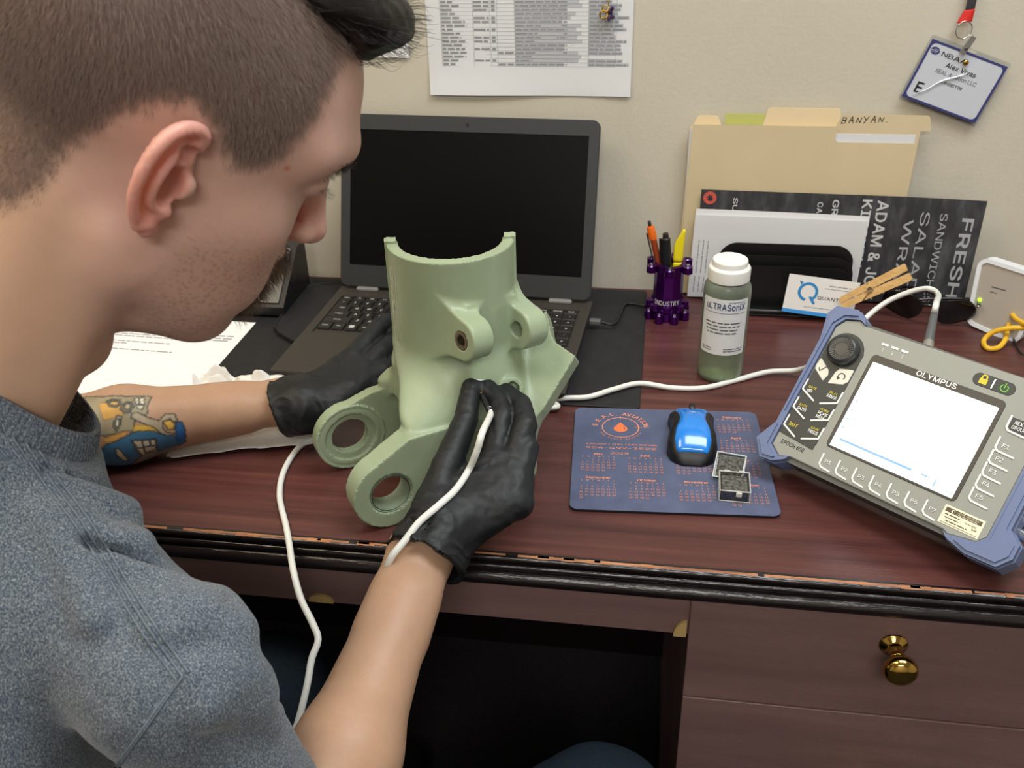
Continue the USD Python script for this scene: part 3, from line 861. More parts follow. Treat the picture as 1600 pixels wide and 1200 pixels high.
# the brochure
b0, b1 = .0632, .4415
brf = standing(b0, b1, .1612, .1568, YS[2], .0, -.0)
brf2 = lambda u, v: brf(u, v) - np.stack([0 * u, .006 * np.clip(u - .62, 0, 1) ** 2 * 8 + 0 * v, 0 * u], -1)
t = Thing('brochure', 'dark chalkboard style menu brochure standing sideways in the letter sorter', 'brochure', (.25, YS[2], Z0))
t.part('cover', sheet(30, 12, brf2, .0012), 'chalkboard', True)


def on_brochure(gs):
    m = flat(many(gs)); m = m.subdivide() if len(m.faces) < 4000 else m
    m.vertices = brf2(m.vertices[:, 0] / (b1 - b0), m.vertices[:, 1] / .159) - [0, .0004, 0]
    return m


def down(s, h, x, y, w, bold=False):
    """Lettering that runs down the brochure: its base line to the left."""
    return tr(affinity.rotate(text(s, h, bold, track=.18 if w is None else 0.) if w is None else affinity.scale(text(s, h, bold), w / text(s, h, bold).bounds[2], 1, origin=(0, 0)), -90, origin=(0, 0)), x, y)


S = .1593
L1 = [down('ADAM & JOES', .0145, .2395, S - .0065, .155, True), down('KITCHEN', .0125, .2195, S - .006, .10, True), down('GRILL', .008, .180, S - .008, .05, True), down('CATERING', .007, .160, S - .012, .06, True), down('SUBS', .006, .045, S - .010, .04, True)]
L2 = [down(' WRAPS', .0118, .2785, S - .020, .150), down('SALADS', .0118, .2985, S - .020, .146), down('SANDWICHES', .0095, .3235, S - .021, .135), down('FRESH', .0145, .3525, S - .026, .120, True)]
L1 = [g.buffer(0).intersection(sbox(0, .004, 1, 1)) for g in L1]
L2 = [g.buffer(0).intersection(sbox(0, .004, 1, 1)) for g in L2]
t.part('lettering', on_brochure(L1), 'chalk', False, label='bold white lettering')
t.part('lettering', on_brochure(L2), 'chalk_grey', False, label='thin chalk lettering')
dot = Point(.0125, S - .0115).buffer(.0092, 16)
hole = union_all([tr(affinity.rotate(sbox(-.001, -.0045, .001, .0045), a), .0125, S - .0115) for a in (20, 75, -40)] + [Point(.0135, S - .0135).buffer(.0028)])
t.part('round_emblem', on_brochure([dot.difference(hole)]), 'logo_red', False, label='round pale red emblem')

# manila folders behind
FH = .243


def folder(y, x0, x1, h, tab, name, label, m='manila', front=True, tabm=None, step=None, back_h=None):
    t = Thing(name, label, 'folder', ((x0 + x1) / 2, y, Z0))
    def leaf(h_, tab_, yy, mm, nm, cut=None):
        p = sbox(x0, 0, x1, h_)
        if tab_:
            a, b, hh = tab_
            p = p.union(Polygon([(a - .004, h_ - .001), (a + .001, h_ + hh - .002), (a + .004, h_ + hh), (b - .004, h_ + hh), (b - .001, h_ + hh - .002), (b + .004, h_ - .001)]))
        if cut:
            p = p.difference(Polygon([(cut, h_ + .01), (cut, h_ - .017), (cut + .004, h_ - .021), (x1 + .01, h_ - .021), (x1 + .01, h_ + .01)]))
        p = p.buffer(-.002).buffer(.002)
        p = affinity.skew(p, xs=1.2, origin=(x0, h_))
        t.part(nm, put(poly(p, .0006), frame((0, yy, Z0 + .004), (1, 0, 0), (0, 0, 1))), mm)
    leaf(back_h or h, tab, y, tabm or m, 'back_leaf')
    if front:
        leaf(h, None, y - .0022, m, 'front_leaf', step)
    return t


def tab_print(t, gs, y, m, label=None):
    t.part('lettering', put(flat(many(gs), .0), frame((0, y, Z0 + .004), (1, 0, 0), (0, 0, 1))), m, False, label=label)


fa = folder(1.3195, .0445, .3425, .2505, (.238, .352, .0195), 'manila_folder', 'front manila folder with a handwritten tab and cut away corner', step=.235, back_h=.2465)
t2 = text('BANYAN.', .0085, False)
k = np.random.default_rng(2)
hand = []
x = .240
for i, ch in enumerate('BANYAN.'):
    st = {'B': [[(0, 0), (.2, 1)], [(.2, 1), (.7, .9), (.55, .55), (.1, .52)], [(.1, .52), (.65, .45), (.5, .05), (0, 0)]], 'A': [[(0, 0), (.45, 1.), (.65, 0)], [(.1, .4), (.6, .4)]], 'N': [[(0, 0), (.15, 1), (.55, .05), (.75, 1)]], 'Y': [[(0, 1), (.3, .55)], [(.7, 1.05), (.05, -.1)]], '.': [[(.1, .02), (.16, .05)]]}[ch]
    h = .0078 + .0012 * math.sin(i * 2.1)
    for s in st:
        hand.append(stroke([(x + px * .0088, .2545 + py * h + .0004 * i) for px, py in s], .0009))
    x += .0094 if ch != '.' else .003
tab_print(fa, hand, 1.3186, 'ink_black', 'handwritten black lettering')
solo('white_sheet', put(poly(sbox(.048, .02, .3375, .2405).union(sbox(.0415, .0, .06, .2435)), .0005), frame((0, 1.31905, Z0 + .004), (1, 0, 0), (0, 0, 1))), 'paper', 'white paper peeping out of the front manila folder beneath its handwritten tab', 'paper', (.2, 1.3185, Z0))
fb = folder(1.3235, .0425, .336, .2475, (.142, .238, .0255), 'manila_folder', 'manila folder behind with a tall blank middle tab', m='manila_pale', tabm='manila_pale')
fc = folder(1.3275, .048, .333, .2475, (.050, .080, .013), 'manila_folder', 'rearmost manila folder with a short tab and green sticker', tabm='manila_pale')
fc.part('tab_label', put(poly(rrect(.076, .0145, .001), .0007), frame((.126, 1.3247, Z0 + .2605), (1, 0, 0), (0, 0, 1))), 'green_tab', label='yellow green tab sticker')

# ------------------------------------------------------------------ business card and clothespin
mat('card_white', (236, 234, 230), .5)
mat('logo_blue', (52, 140, 202), .5)
mat('stripe_blue', (62, 152, 226), .5)
mat('pine', (212, 172, 108), .6, noise=(26, (1, 12, 12), [(.3, (198, 154, 92)), (.7, (222, 184, 122))]))
mat('spring_steel', (168, 158, 140), .35, metal=1.)
c0, c1, c2 = np.array([.1895, 1.2485, Z0 + .0695]), np.array([.2875, 1.2465, Z0 + .0600]), np.array([.1832, 1.2405, Z0 + .0158])
ex = c1 - c0; ey = c0 - c2
BC = frame(c2, ex, ey)
t = Thing('business_card', 'white business card with a blue ring emblem leaning on the letter sorter', 'card', c2)
t.part('card', put(poly(sbox(0, 0, .0955, .0545), .0005), BC), 'card_white')
a = np.linspace(math.radians(-60), math.radians(262), 40)
q = LineString(np.c_[.0295 + .0118 * np.cos(a), .0325 + .0118 * np.sin(a)]).buffer(.0019, cap_style=2).union(stroke([(.034, .025), (.040, .0175)], .0036)).union(Polygon([(.0155, .047), (.021, .0455), (.0185, .041)]))
t.part('emblem', put(flat(q, .0007), BC), 'logo_blue', False, label='blue ring emblem')
t.part('stripe', put(flat(sbox(0, 0, .0955, .0052), .0007), BC), 'stripe_blue', False, label='blue bottom stripe')
r = np.random.default_rng(9)
t.part('lettering', put(flat(many([tr(text('QUANTUM', .0046, True, w=.040), .0435, .0235), tr(text('ANDREW WINKLER', .0022, True, w=.03), .058, .0445)] * 0 + [tr(text('QUANTUM', .0044, True, w=.042), .0435, .0240)]), .0007), BC), 'ink', False)
t.part('fine_print', put(flat(many([tr(q_, .056, .0435) for q_ in scribble(r, .03, .0022)] + [tr(q_, .051, .0395) for q_ in scribble(r, .036, .0016)] + [tr(q_, .028, .0105) for q_ in scribble(r, .045, .0016)]), .0007), BC), 'ink_grey', False, kind='stuff', label='tiny grey print')
p0, p1 = at(1315, 474, y=1.226), at(1421, 424, y=1.213)
ex = p1 - p0; ln = np.linalg.norm(ex)
CP = frame(p0, ex, ez=(-.15, -.85, .45))
t = Thing('clothespin', 'wooden clothespin clipped on the corner of the business card', 'clothespin', p0)
halfp = [(0, .0003), (ln * .16, .0003), (ln * .2, .0014), (ln * .25, .0003), (ln * .5, .0003), (ln * .99, .0018), (ln, .0105), (ln * .98, .0120), (ln * .46, .0102), (ln * .3, .0096), (ln * .06, .0080), (0, .0050)]
for sg in (1, -1):
    pl = [(x, y * sg) for x, y in halfp]
    t.part('jaw', put(poly(Polygon(pl), .0105), CP), 'pine', label='upper wooden half' if sg > 0 else 'lower wooden half')
cs = []
for k in range(3):
    a = np.linspace(0, 2 * np.pi, 17)
    cs.append(tube(np.stack([ln * .46 + .0032 * np.cos(a), .0032 * np.sin(a), np.full(17, .011 + .0012 * k)], -1), .0006, 6, False))
cs += [tube([(ln * .46, .0092, .0125), (ln * .46, .0092, -.001), (ln * .46, .0055, -.001)], .0006, 6), tube([(ln * .3, -.0092, .0125), (ln * .3, -.0092, -.001)], .0006, 6), tube([(ln * .3, -.0092, .0118), (ln * .42, -.003, .0118)], .0006, 6)]
t.part('spring', put(cat(*cs), CP), 'spring_steel', True)

# ------------------------------------------------------------------ pen cup
mat('purple_metal', (88, 22, 120), .2, metal=.85, spec=.7)
mat('orange_plastic', (238, 112, 32), .35)
mat('orange_clear', (150, 66, 32), .3)
mat('marker_black', (22, 22, 24), .4)
mat('highlighter_yellow', (240, 222, 30), .4)
mat('steel_grey', (120, 120, 118), .3, metal=1.)
PC = np.array([.0245, 1.243, Z0])
t = Thing('pen_cup', 'shiny purple anodised metal pen cup shaped like a flanged engine part', 'pen cup', PC)


def lobes(n, R, r, inner):
    p = Point(0, 0).buffer(inner, 24)
    for k in range(n):
        a = 2 * math.pi * (k + .5) / n
        p = p.union(Point(R * math.cos(a), R * math.sin(a)).buffer(r, 8))
    return p.buffer(-.002).buffer(.002)


ringh = Point(0, 0).buffer(.0165, 24)
base = mani(poly(lobes(8, .0275, .0062, .024), .012))
t.part('base_flange', base.translate((PC[0], PC[1], Z0 + .0004)), 'purple_metal', 30)
t.part('base_flange', mani(poly(lobes(8, .0245, .0056, .0215), .008)).rotate((0, 0, 22)).translate((PC[0], PC[1], Z0 + .0166)), 'purple_metal', 30)
t.part('barrel', put(lathe([(0, .004), (.0215, .004), (.0215, .016), (.0205, .0175), (.0205, .0735), (.0215, .076), (.0165, .076), (.0165, .006), (0, .006)], 10), frame(PC, (1, 0, 0), (0, 1, 0))), 'purple_metal', False)
t.part('top_flange', mani(poly(lobes(6, .0285, .0068, .0225).difference(ringh), .0095)).translate((PC[0], PC[1], Z0 + .0728)), 'purple_metal', 30)
for k in range(8):
    a = 2 * math.pi * (k + .5) / 8
    t.part('bolt', put(lathe([(0, .0165), (0, .0155), (.0028, .0150), (.0032, .0124), (0, .0124)][::-1], 6), frame((PC[0] + .0275 * math.cos(a), PC[1] + .0275 * math.sin(a), Z0), (1, 0, 0), (0, 1, 0))), 'chrome', False)
for k in range(6):
    a = 2 * math.pi * (k + .5) / 6
    t.part('bolt', put(lathe([(0, .0858), (.0026, .0855), (.0030, .0823), (0, .0823)][::-1], 6), frame((PC[0] + .0285 * math.cos(a), PC[1] + .0285 * math.sin(a), Z0), (1, 0, 0), (0, 1, 0))), 'chrome', False)


def wrap(g, cx, cy, R, z, a0, off=.0003):
    """A print wrapped round an upright cylinder, centred on the heading a0."""
    m = flat(g)
    for _ in range(1):
        m = m.subdivide_to_size(.004) if len(m.faces) < 6000 else m
    v = m.vertices; a = a0 + v[:, 0] / R
    m.vertices = np.c_[cx + (R + off) * np.cos(a), cy + (R + off) * np.sin(a), z + v[:, 1]]
    return m


t.part('lettering', wrap(text('INDUSTRY', .0068, True, w=.036, align='c'), PC[0], PC[1], .0215, Z0 + .0255, -1.62, .0012), 'legend', False)


def pen(name, label, m, foot, head, r, prof, cat_='pen'):
    """A pen standing in the cup along foot -> head; prof: [(part, material, label, [(radius, share)...])]."""
    foot, head = np.asarray(foot), np.asarray(head); ln = np.linalg.norm(head - foot)
    T = frame(foot, np.cross((0, 1, 0), head - foot), ez=head - foot)
    t = Thing(name, label, cat_, foot)
    for nm, mm, lb, pr in prof:
        t.part(nm, put(lathe([(a, b * ln) for a, b in pr], 20), T), mm, 40, label=lb)
    return t, T, ln


hd = at(1014, 345, y=1.243)
t, T, ln = pen('ballpoint_pen', 'orange ballpoint pen with a dark barrel leaning left in the pen cup', None, PC + [.004, .004, .009], hd, .005,
               [('barrel', 'orange_clear', None, [(0, 0), (.002, .05), (.0042, .2), (.0046, .55), (.0046, .8), (0, .8)]), ('clip_cap', 'orange_plastic', 'bright orange cap', [(0, .80), (.0052, .80), (.0058, .84), (.0054, .92), (.004, .945), (0, .945)]), ('push_button', 'steel_grey', None, [(0, .94), (.0024, .94), (.0026, .98), (.0018, 1.), (0, 1.)])])
t.part('clip', put(rbox(.0022, .0016, ln * .3, .0006).translate((-.0068, 0, ln * .58)), T), 'steel_grey')
hd = at(1040, 364, y=1.239)
t, T, ln = pen('marker', 'black marker pen standing cap up in the middle of the pen cup', None, PC + [.002, -.006, .009], hd, .006,
               [('barrel', 'marker_black', None, [(0, 0), (.0058, 0), (.0064, .3), (.0064, .58), (0, .58)]), ('band', 'chrome', 'silver band', [(0, .575), (.0066, .575), (.0068, .60), (0, .60)]), ('cap', 'marker_black', None, [(0, .598), (.0068, .6), (.0064, .93), (.0042, .945), (.0040, .99), (.003, 1.), (0, 1.)])])
t.part('clip', put(rbox(.0028, .002, ln * .3, .0008).translate((-.0078, 0, ln * .64)), T), 'marker_black')
h0, h1 = PC + [.009, .0, .009], at(1063, 360, y=1.241)
ln = np.linalg.norm(h1 - h0)
T = frame(h0, np.cross((0, 1, 0), h1 - h0), ez=h1 - h0)
t = Thing('highlighter', 'yellow highlighter with slanted flat cap in the pen cup', 'highlighter', h0)
t.part('barrel', put(rbox(.0128, .0085, ln * .62, .003), T), 'highlighter_yellow')
cp = Manifold.batch_hull([rbox(.0138, .0092, .01, .003).translate((0, 0, ln * .625)), rbox(.0132, .0088, .006, .0022).translate((0.0002, 0, ln * .80)), rbox(.004, .0078, .005, .0015).translate((.0052, 0, ln * .97))])
t.part('cap', put(cp, T), 'highlighter_yellow')

# ------------------------------------------------------------------ bottle of couplant
mat('cap_white', (236, 236, 230), .4)
mat('label_paper', (224, 226, 226), .5)
mat('label_blue', (62, 70, 112), .5)
gel_nodes = {'p': ('principled_bsdf', {'base_color': lin((222, 232, 216)), 'roughness': .28, 'transmission_weight': .9, 'ior': 1.33})}
MATS['frosted_plastic'] = usdkit.material(stage, '/World/Looks/frosted_plastic', gel_nodes, [], surface='p.BSDF')
MATS['green_gel'] = usdkit.material(stage, '/World/Looks/green_gel', {'p': ('principled_bsdf', {'base_color': lin((206, 222, 176)), 'roughness': .12, 'transmission_weight': .8, 'ior': 1.36})}, [], surface='p.BSDF')
BO = np.array([.0925, 1.0785, Z0 + .0004])
bt = Thing('couplant_bottle', 'translucent bottle half full of green couplant gel with white cap', 'bottle', BO)
BT = frame(BO, (1, 0, 0), (0, 1, 0))
outer = [(0, 0), (.024, 0), (.0275, .0018), (.0285, .005), (.0285, .118), (.0278, .1245), (.0250, .1295), (.0222, .1315), (.0222, .139)]
inner = [(.0205, .139), (.0205, .131), (.0235, .1285), (.0262, .1235), (.0270, .117), (.0270, .006), (.024, .0025), (0, .0022)]
bt.part('body', put(lathe(outer + inner, 56), BT), 'frosted_plastic', 50, label='frosted clear plastic body')
bt.part('gel', put(lathe([(0, .0030), (.0238, .0033), (.0266, .0068), (.0266, .096), (0, .096)], 48), BT), 'green_gel', 50, label='pale green gel')
bt.part('cap', put(lathe([(.0215, .1325), (.0248, .1325), (.0252, .1335), (.0252, .1465), (.0240, .1485), (.0212, .1500), (.0212, .1555), (.0205, .1572), (.0190, .158), (0, .1574), (0, .150), (.02, .148)], 48), BT), 'cap_white', 40, label='white screw cap')
LBL = lambda g, z, off: wrap(g, BO[0], BO[1], .0285, BO[2] + z, -1.67, off)
bt.part('label', LBL(rrect(.061, .0745, .002), .0785, .0004), 'label_paper', True, label='white paper label')
r = np.random.default_rng(6)
bt.part('lettering', LBL(many([tr(text('uLTRASoniX', .0080, True, w=.049, align='c'), .0005, .1020), tr(sbox(-.026, 0, .026, .0006), 0, .0975), tr(sbox(.004, 0, .024, .0007), 0, .1118)]), 0, .0007), 'label_blue', False, label='dark blue lettering')
bt.part('fine_print', LBL(many([tr(q_, -.024 + k_ * .001, z_) for k_, z_ in enumerate((.0835, .079, .0745, .070)) for q_ in scribble(r, .046 - k_ * .003, .0024)] + [tr(q_, x_, z_) for x_, w_ in ((-.026, .013), (.002, .025)) for z_ in (.049, .046) for q_ in scribble(r, w_, .0017)]), 0, .0007), 'ink', False, kind='stuff', label='small grey print')

# ------------------------------------------------------------------ router, sunglasses and cables on the right
mat('router_white', (232, 236, 240), .3)
mat('router_face', (176, 168, 156), .35)
mat('green_led', (150, 240, 40), .3, emit=((150, 240, 40), 2.5))
mat('yellow_cable', (232, 182, 44), .4)
mat('gloss_black', (12, 12, 13), .12, spec=.6)
RB = np.array([.452, 1.236, Z0 + .001])
e1 = np.array([.80, -.60, 0]); e2 = np.array([.10, .13, .986])
RT2 = frame(RB, e1, e2)
t = Thing('router', 'white framed wireless router with beige face standing by the brochure', 'router', RB)
ro = Polygon([(-.024, .004), (.047, -.006), (.059, .092), (-.032, .0975)]).buffer(-.013).buffer(.013, 14)
t.part('frame', put(cat(poly(ro, .020, z=-.020)), RT2), 'router_white')
inn = ro.buffer(-.0055)
t.part('rim', put(poly(ro.difference(inn), .003), RT2), 'router_white')
t.part('face', put(poly(inn, .0012), RT2), 'router_face')
t.part('lettering', put(flat(many([sbox(-.006, .0605, .013, .0622), sbox(-.006, .054, .003, .0552)]), .0014), RT2), 'ink', False)
t.part('indicator', put(lathe([(0, .0012), (.0028, .0012), (.0022, .0028), (0, .003)], 14), RT2 @ np.array([[1, 0, 0, -.0155], [0, 1, 0, .040], [0, 0, 1, 0], [0, 0, 0, 1.]])), 'green_led', True, label='lit green indicator')
# sunglasses folded behind the instrument
G0 = at(1470, 528, z=Z0 + .0005) + [0, .03, 0]
t = Thing('sunglasses', 'black folded sunglasses lying behind the instrument by the router', 'sunglasses', G0)
GX = frame(G0 + [-.012, .012, .0145], (.96, -.28, 0), (-.08, -.28, .96))
for sx in (-1, 1):
    lens = affinity.scale(Point(0, 0).buffer(.5, 16), .054, .042).intersection(sbox(-.03, -.03, .03, .0165))
    L_ = sheet(14, 12, lambda u, v: np.stack([sx * .0335 + .027 * np.sqrt(np.clip(1 - (2 * v - 1) ** 2 * .82, 0, 1)) * (2 * u - 1), .008 + .021 * (2 * v - 1), -.010 * ((sx * .0335 + .027 * (2 * u - 1)) / .06) ** 2], -1), .002)
    t.part('lens', put(L_, GX), 'gloss_black', True)
    T_ = frame(GX[:3, 3], GX[:3, 0], GX[:3, 1])
    e = (GX @ np.array([sx * .062, .020, -.010, 1.]))[:3]
    t.part('temple', tube(spline([e, e + [-.02 * sx + .02, .03, -.004], e + np.array([-.07 * sx + .01, .034 + .008 * sx, -.012]), e + np.array([-.118 * sx, .030 + .012 * sx, -.024])], 6), .0022, 8), 'gloss_black', True)
t.part('bridge', put(tube(spline([(-.010, .014, 0), (0, .0175, .001), (.010, .014, 0)], 6), .0022, 8), GX), 'gloss_black', True)
for sx in (-1, 1):
    t.part('hinge', put(trimesh.creation.icosphere(1, .0022), GX @ np.array([[1, 0, 0, sx * .061], [0, 1, 0, .0205], [0, 0, 1, -.0075], [0, 0, 0, 1.]])), 'chrome', True)
zc = Z0 + .0042
yel = [at(1680, 508, z=zc + .026), at(1610, 512, z=zc + .026), at(1576, 513, z=zc + .022), at(1550, 520, z=zc + .011), at(1537, 533, z=zc), at(1543, 544, z=zc), at(1560, 543, z=zc), at(1571, 530, z=zc + .006), at(1575, 512, z=zc + .014), at(1582, 497, z=zc + .016), at(1602, 494, z=zc + .016), at(1650, 500, z=zc + .012)]
t = Thing('network_cable', 'yellow network cable curled in a loop beside the router', 'cable', yel[4])
t.part('cord', tube(spline(yel, 10), .0034, 12), 'yellow_cable', True)
t.part('cord', tube(spline([at(1580, 490, z=zc + .028), at(1590, 500, z=zc + .030), at(1612, 509, z=zc + .034), at(1660, 516, z=zc + .034)], 10), .0034, 12), 'yellow_cable', True)
pts = [at(1590, 484, z=Z0 + .012), at(1606, 478, z=Z0 + .014), at(1650, 476, z=Z0 + .014)]
t = Thing('power_adapter', 'black power adapter lying right of the router with its lead', 'adapter', pts[1])
t.part('body', put(rbox(.06, .04, .026, .006), frame(at(1668, 470, z=Z0 + .0004), (.97, -.2, 0), (.2, .97, 0))), 'phone_black')
t.part('lead', tube(spline([at(1660, 486, z=Z0 + .006), at(1632, 520, z=Z0 + .003), at(1612, 548, z=Z0 + .003), at(1596, 552, z=Z0 + .003), at(1584, 530, z=Z0 + .003), at(1582, 515, z=Z0 + .003)], 8), .0014, 8), 'black_cable', True)

# ------------------------------------------------------------------ ultrasonic flaw detector
mat('case_grey', (150, 152, 144), .5, bump=(1400, I3, .00006))
mat('case_side', (92, 94, 92), .5)
mat('bumper_blue', (108, 122, 158), .55, bump=(900, I3, .0001))
mat('bumper_dark', (46, 50, 64), .6)
mat('panel_dark', (58, 61, 58), .5)
mat('panel_bezel', (66, 63, 57), .45)
mat('print_white', (232, 234, 232), .5)
mat('print_dark', (62, 62, 60), .5)
mat('print_yellow', (214, 196, 52), .5)
mat('print_green', (110, 196, 62), .5)
mat('key_cream', (222, 222, 208), .5)
mat('knob_dark', (44, 46, 47), .38, spec=.6)
mat('knob_face', (78, 78, 75), .5)
mat('sticker_cream', (240, 234, 204), .5)
mat('cable_white', (226, 228, 222), .38)
mat('relief_grey', (86, 88, 90), .4)
mat('screen_glow', (255, 255, 255), .3, emit=((255, 255, 255), 2.2))
mat('screen_blue', (120, 160, 235), .3, emit=((96, 140, 230), .62))
mat('screen_pale', (190, 214, 245), .3, emit=((170, 204, 248), .72))
DC = EYE + .975 * (np.array([.2644, .8418, .8342]) - EYE)
DX, DY, DZ = np.array([.7817, -.6237, -.004]), np.array([.4169, .5177, .7471]), np.array([-.4639, -.5857, .6646])
DT = frame(DC, DX, DY) @ np.diag([.975, .975, .975, 1.])
mm = lambda g, s=.001: affinity.scale(g, s, s, origin=(0, 0))
dev = Thing('flaw_detector', 'grey ultrasonic flaw detector with blue bumpers and a glowing white screen', 'instrument', (.2644, .8418, Z0))
body = Polygon([(-116, 82), (112, 82), (120, 74), (120, -78), (112, -86), (-110, -86), (-124, -74), (-124, 70)])
dev.part('case', put(poly(mm(body), .046, z=-.0485), DT), 'case_side')
facep = Polygon([(-119, 68), (-112, 78), (-97, 82), (-90, 78.5), (84, 81), (92, 84), (101, 82), (107, 74), (107, -71), (100.5, -79), (75, -83.5), (70, -81), (-96, -80), (-108, -84), (-121, -75)])
dev.part('face', put(poly(mm(facep), .0035, .0008, z=-.0025), DT), 'case_grey')
# bumpers: corner guards joined by side rails
gl = Polygon([(-139.5, -76), (-126, -93.5), (-112, -92), (-100, -85), (-97, -80), (-108, -84.5), (-121.5, -75.5), (-119.6, 68.3), (-112.4, 78.6), (-97, 82.6), (-90, 79.2), (-92, 84), (-104, 92), (-128, 89), (-134, 78), (-128, 50), (-128, -52)])
gr = Polygon([(107.6, 74), (101.2, 82.6), (92, 84.6), (84, 81.6), (86, 86), (98, 94), (122, 91), (130, 80), (122, 60), (122, -56), (134, -66), (134, -80), (124.5, -92.5), (96, -93.5), (76, -87.5), (70, -81.6), (75, -84), (101, -79.5), (107.6, -71.2)])
for g in (gl, gr):
    outer = mm(g)
    m = cat(poly(outer, .009, z=-.0055), poly(outer.buffer(.0012), .030, z=-.0360))
    dev.part('bumper', put(m, DT), 'bumper_blue')
    dev.part('bumper_rim', put(poly(outer.buffer(-.0035), .0022, z=.0035), DT), 'bumper_blue')
# folding stand, reaching back down to the desk
for sx in (-.07, .05):
    a = (DT @ np.array([sx, -.03, -.05, 1]))[:3]
    f_ = a + np.array([.13 * -DZ[0] + .01, .13 * -DZ[1] + .02, 0]); f_[2] = Z0 + .003
    dev.part('stand_leg', tube([a, f_], .0035, 10), 'case_side', True)
dev.part('stand_bar', tube([(DT @ np.array([-.07, -.03, -.05, 1]))[:3] * [1, 1, 0] + [.13 * -DZ[0] + .01, .13 * -DZ[1] + .02, Z0 + .0035], (DT @ np.array([.05, -.03, -.05, 1]))[:3] * [1, 1, 0] + [.13 * -DZ[0] + .01, .13 * -DZ[1] + .02, Z0 + .0035]], .0035, 10), 'case_side', True)
# screen
dev.part('screen_bezel', put(poly(mm(rrect(137, 107.5, 5)), .0012, .0004, z=.0008), DT), 'panel_bezel')
dev.part('screen', put(bx(-.0645, .0645, -.0515, .0455, .0019, .0022), DT), 'screen_glow', label='glowing white screen')
dev.part('screen_stripe', put(flat(many([mm(sbox(-64.5, -51.5, 52, -43)), mm(sbox(-64.5, -42, -57.5, 4))]), .0024), DT), 'screen_pale', False, label='pale blue edge of the display')
dev.part('screen_stripe', put(flat(many([mm(sbox(-57.5, -43, 20, -40.6)), mm(sbox(30, -42.6, 36, -41))] + [mm(sbox(-61, y, -59.6, y + 1.2)) for y in (0, -10, -20, -30)] + [mm(tr(text('Cal', 3.2, True), 57, -49))] + [mm(sbox(44, -48, 45, -40))]), .0026), DT), 'screen_blue', False, label='blue display marks')
dev.part('lettering', put(flat(mm(tr(text('OLYMPUS', 5.2, True, w=41), -20, 48.0)), .0022), DT), 'print_white', False)
# dark key panel with the knob
kp = union_all([Polygon([(-120.5, -60), (-78, -64), (-77, 50), (-108, 46), (-118.5, 16)]), Point(-98, 45.5).buffer(20.5, 24), sbox(-118.4, -58, -77.4, 46)]).buffer(-1).buffer(1)
dev.part('key_panel', put(poly(mm(kp), .0009, .0003, z=.0008), DT), 'panel_dark')
kn = [(0, 0), (.0175, 0), (.0178, .0015)]
dev.part('knob', put(lathe([(0, .001), (.0168, .001), (.0168, .0045), (.0160, .0085), (.0145, .0105), (.0128, .0112), (.0120, .0106), (0, .0106)], 48), DT @ np.array([[1, 0, 0, -.098], [0, 1, 0, .0455], [0, 0, 1, 0], [0, 0, 0, 1.]])), 'knob_dark', 40, label='dark ribbed rotary knob')
rib = []
for k in range(30):
    a = 2 * math.pi * k / 30
    rib.append(put(rbox(.0058, .0010, .0009, .0003).translate((.0098, 0, .0104)).rotate((0, 0, math.degrees(a))), DT @ np.array([[1, 0, 0, -.098], [0, 1, 0, .0455], [0, 0, 1, 0], [0, 0, 0, 1.]])))
dev.part('knob_rib', cat(*rib), 'knob_face', False, kind='stuff', label='fine grip ribs')
# keys
KEY = lambda pts, nm='key', m='key_cream', lb=None: dev.part(nm, put(poly(mm(Polygon(pts).buffer(-.8).buffer(.8)), .0014, .0005, z=.0012), DT), m, label=lb)
KEY([(-119, 19), (-110, 31), (-100.5, 22.5), (-101.5, 6), (-117, 14)][:0] or [(-118.4, 22), (-117, 30.5), (-103.5, 21), (-101, 15.5), (-103.5, 7.5), (-117.5, 17)], lb='cream check mark key')
KEY([(-95.5, 21.5), (-93, 26.5), (-78.2, 30), (-78.2, 16), (-82, 11.5), (-97.5, 7)], lb='cream return key')
tick = stroke([(-113.5, 19.6), (-111.6, 16.6), (-106.5, 23)], 1.1)
a = np.linspace(math.radians(230), math.radians(-30), 16)
ret = LineString(np.c_[-87 + 3.6 * np.cos(a), 19 + 3.6 * np.sin(a)]).buffer(.55).union(Polygon([(-91.8, 17.6), (-87.6, 17.2), (-89.8, 14.2)]))
dev.part('key_symbol', put(flat(mm(many([tick, ret])), .0028), DT), 'print_dark', False, kind='stuff', label='dark key symbols')
LK, YT, WT = [], [], []
for y, ye, w_ in ((-8, ('GATE', 'dB'), 0), (-29.5, ('AUTO XX', 'GATES'), 0), (-51, ('2nd F', ''), 0)):
    LK.append(stroke([(-118.8, y + 11.5), (-119.3, y), (-102.5, y - 7.5)], 1.9))
    YT.append(tr(text(ye[0], 2.6 if ye[1] else 4, True, w=9 if ye[1] else 10), -114.5, y + 3.8 if ye[1] else y + 1.6))
    if ye[1]:
        WT.append(tr(text(ye[1], 3.4, True, w=10 if len(ye[1]) > 2 else 6), -114.5, y - .6))
for y, ye in ((-9.5, ('DELAY', 'RANGE')), (-29.8, ('PK MEM', 'PEAK')), (-51.6, ('SAVE', 'FREEZE'))):
    LK.append(stroke([(-77.4 - .4, y + 13), (-78.2, y + 1), (-94.5, y - 6)], 1.9))
    YT.append(tr(text(ye[0], 2.4, True, w=9), -91, y + 8)); WT.append(tr(text(ye[1], 3.4, True, w=11), -92, y + 3.4))
WT.append(tr(text('MEM', 3.2, True, w=9), -92, -30.6))
PF = []
for k in range(7):
    x = -65.3 + 18.55 * k
    LK.append(stroke([(x, -62.4), (x + .2, -73), (x + 3, -76), (x + 13.5, -77.2)], 1.9))
    PF.append(tr(text(f'P{k + 1}', 3.8, w=6.6), x + 4.6, -70.5))
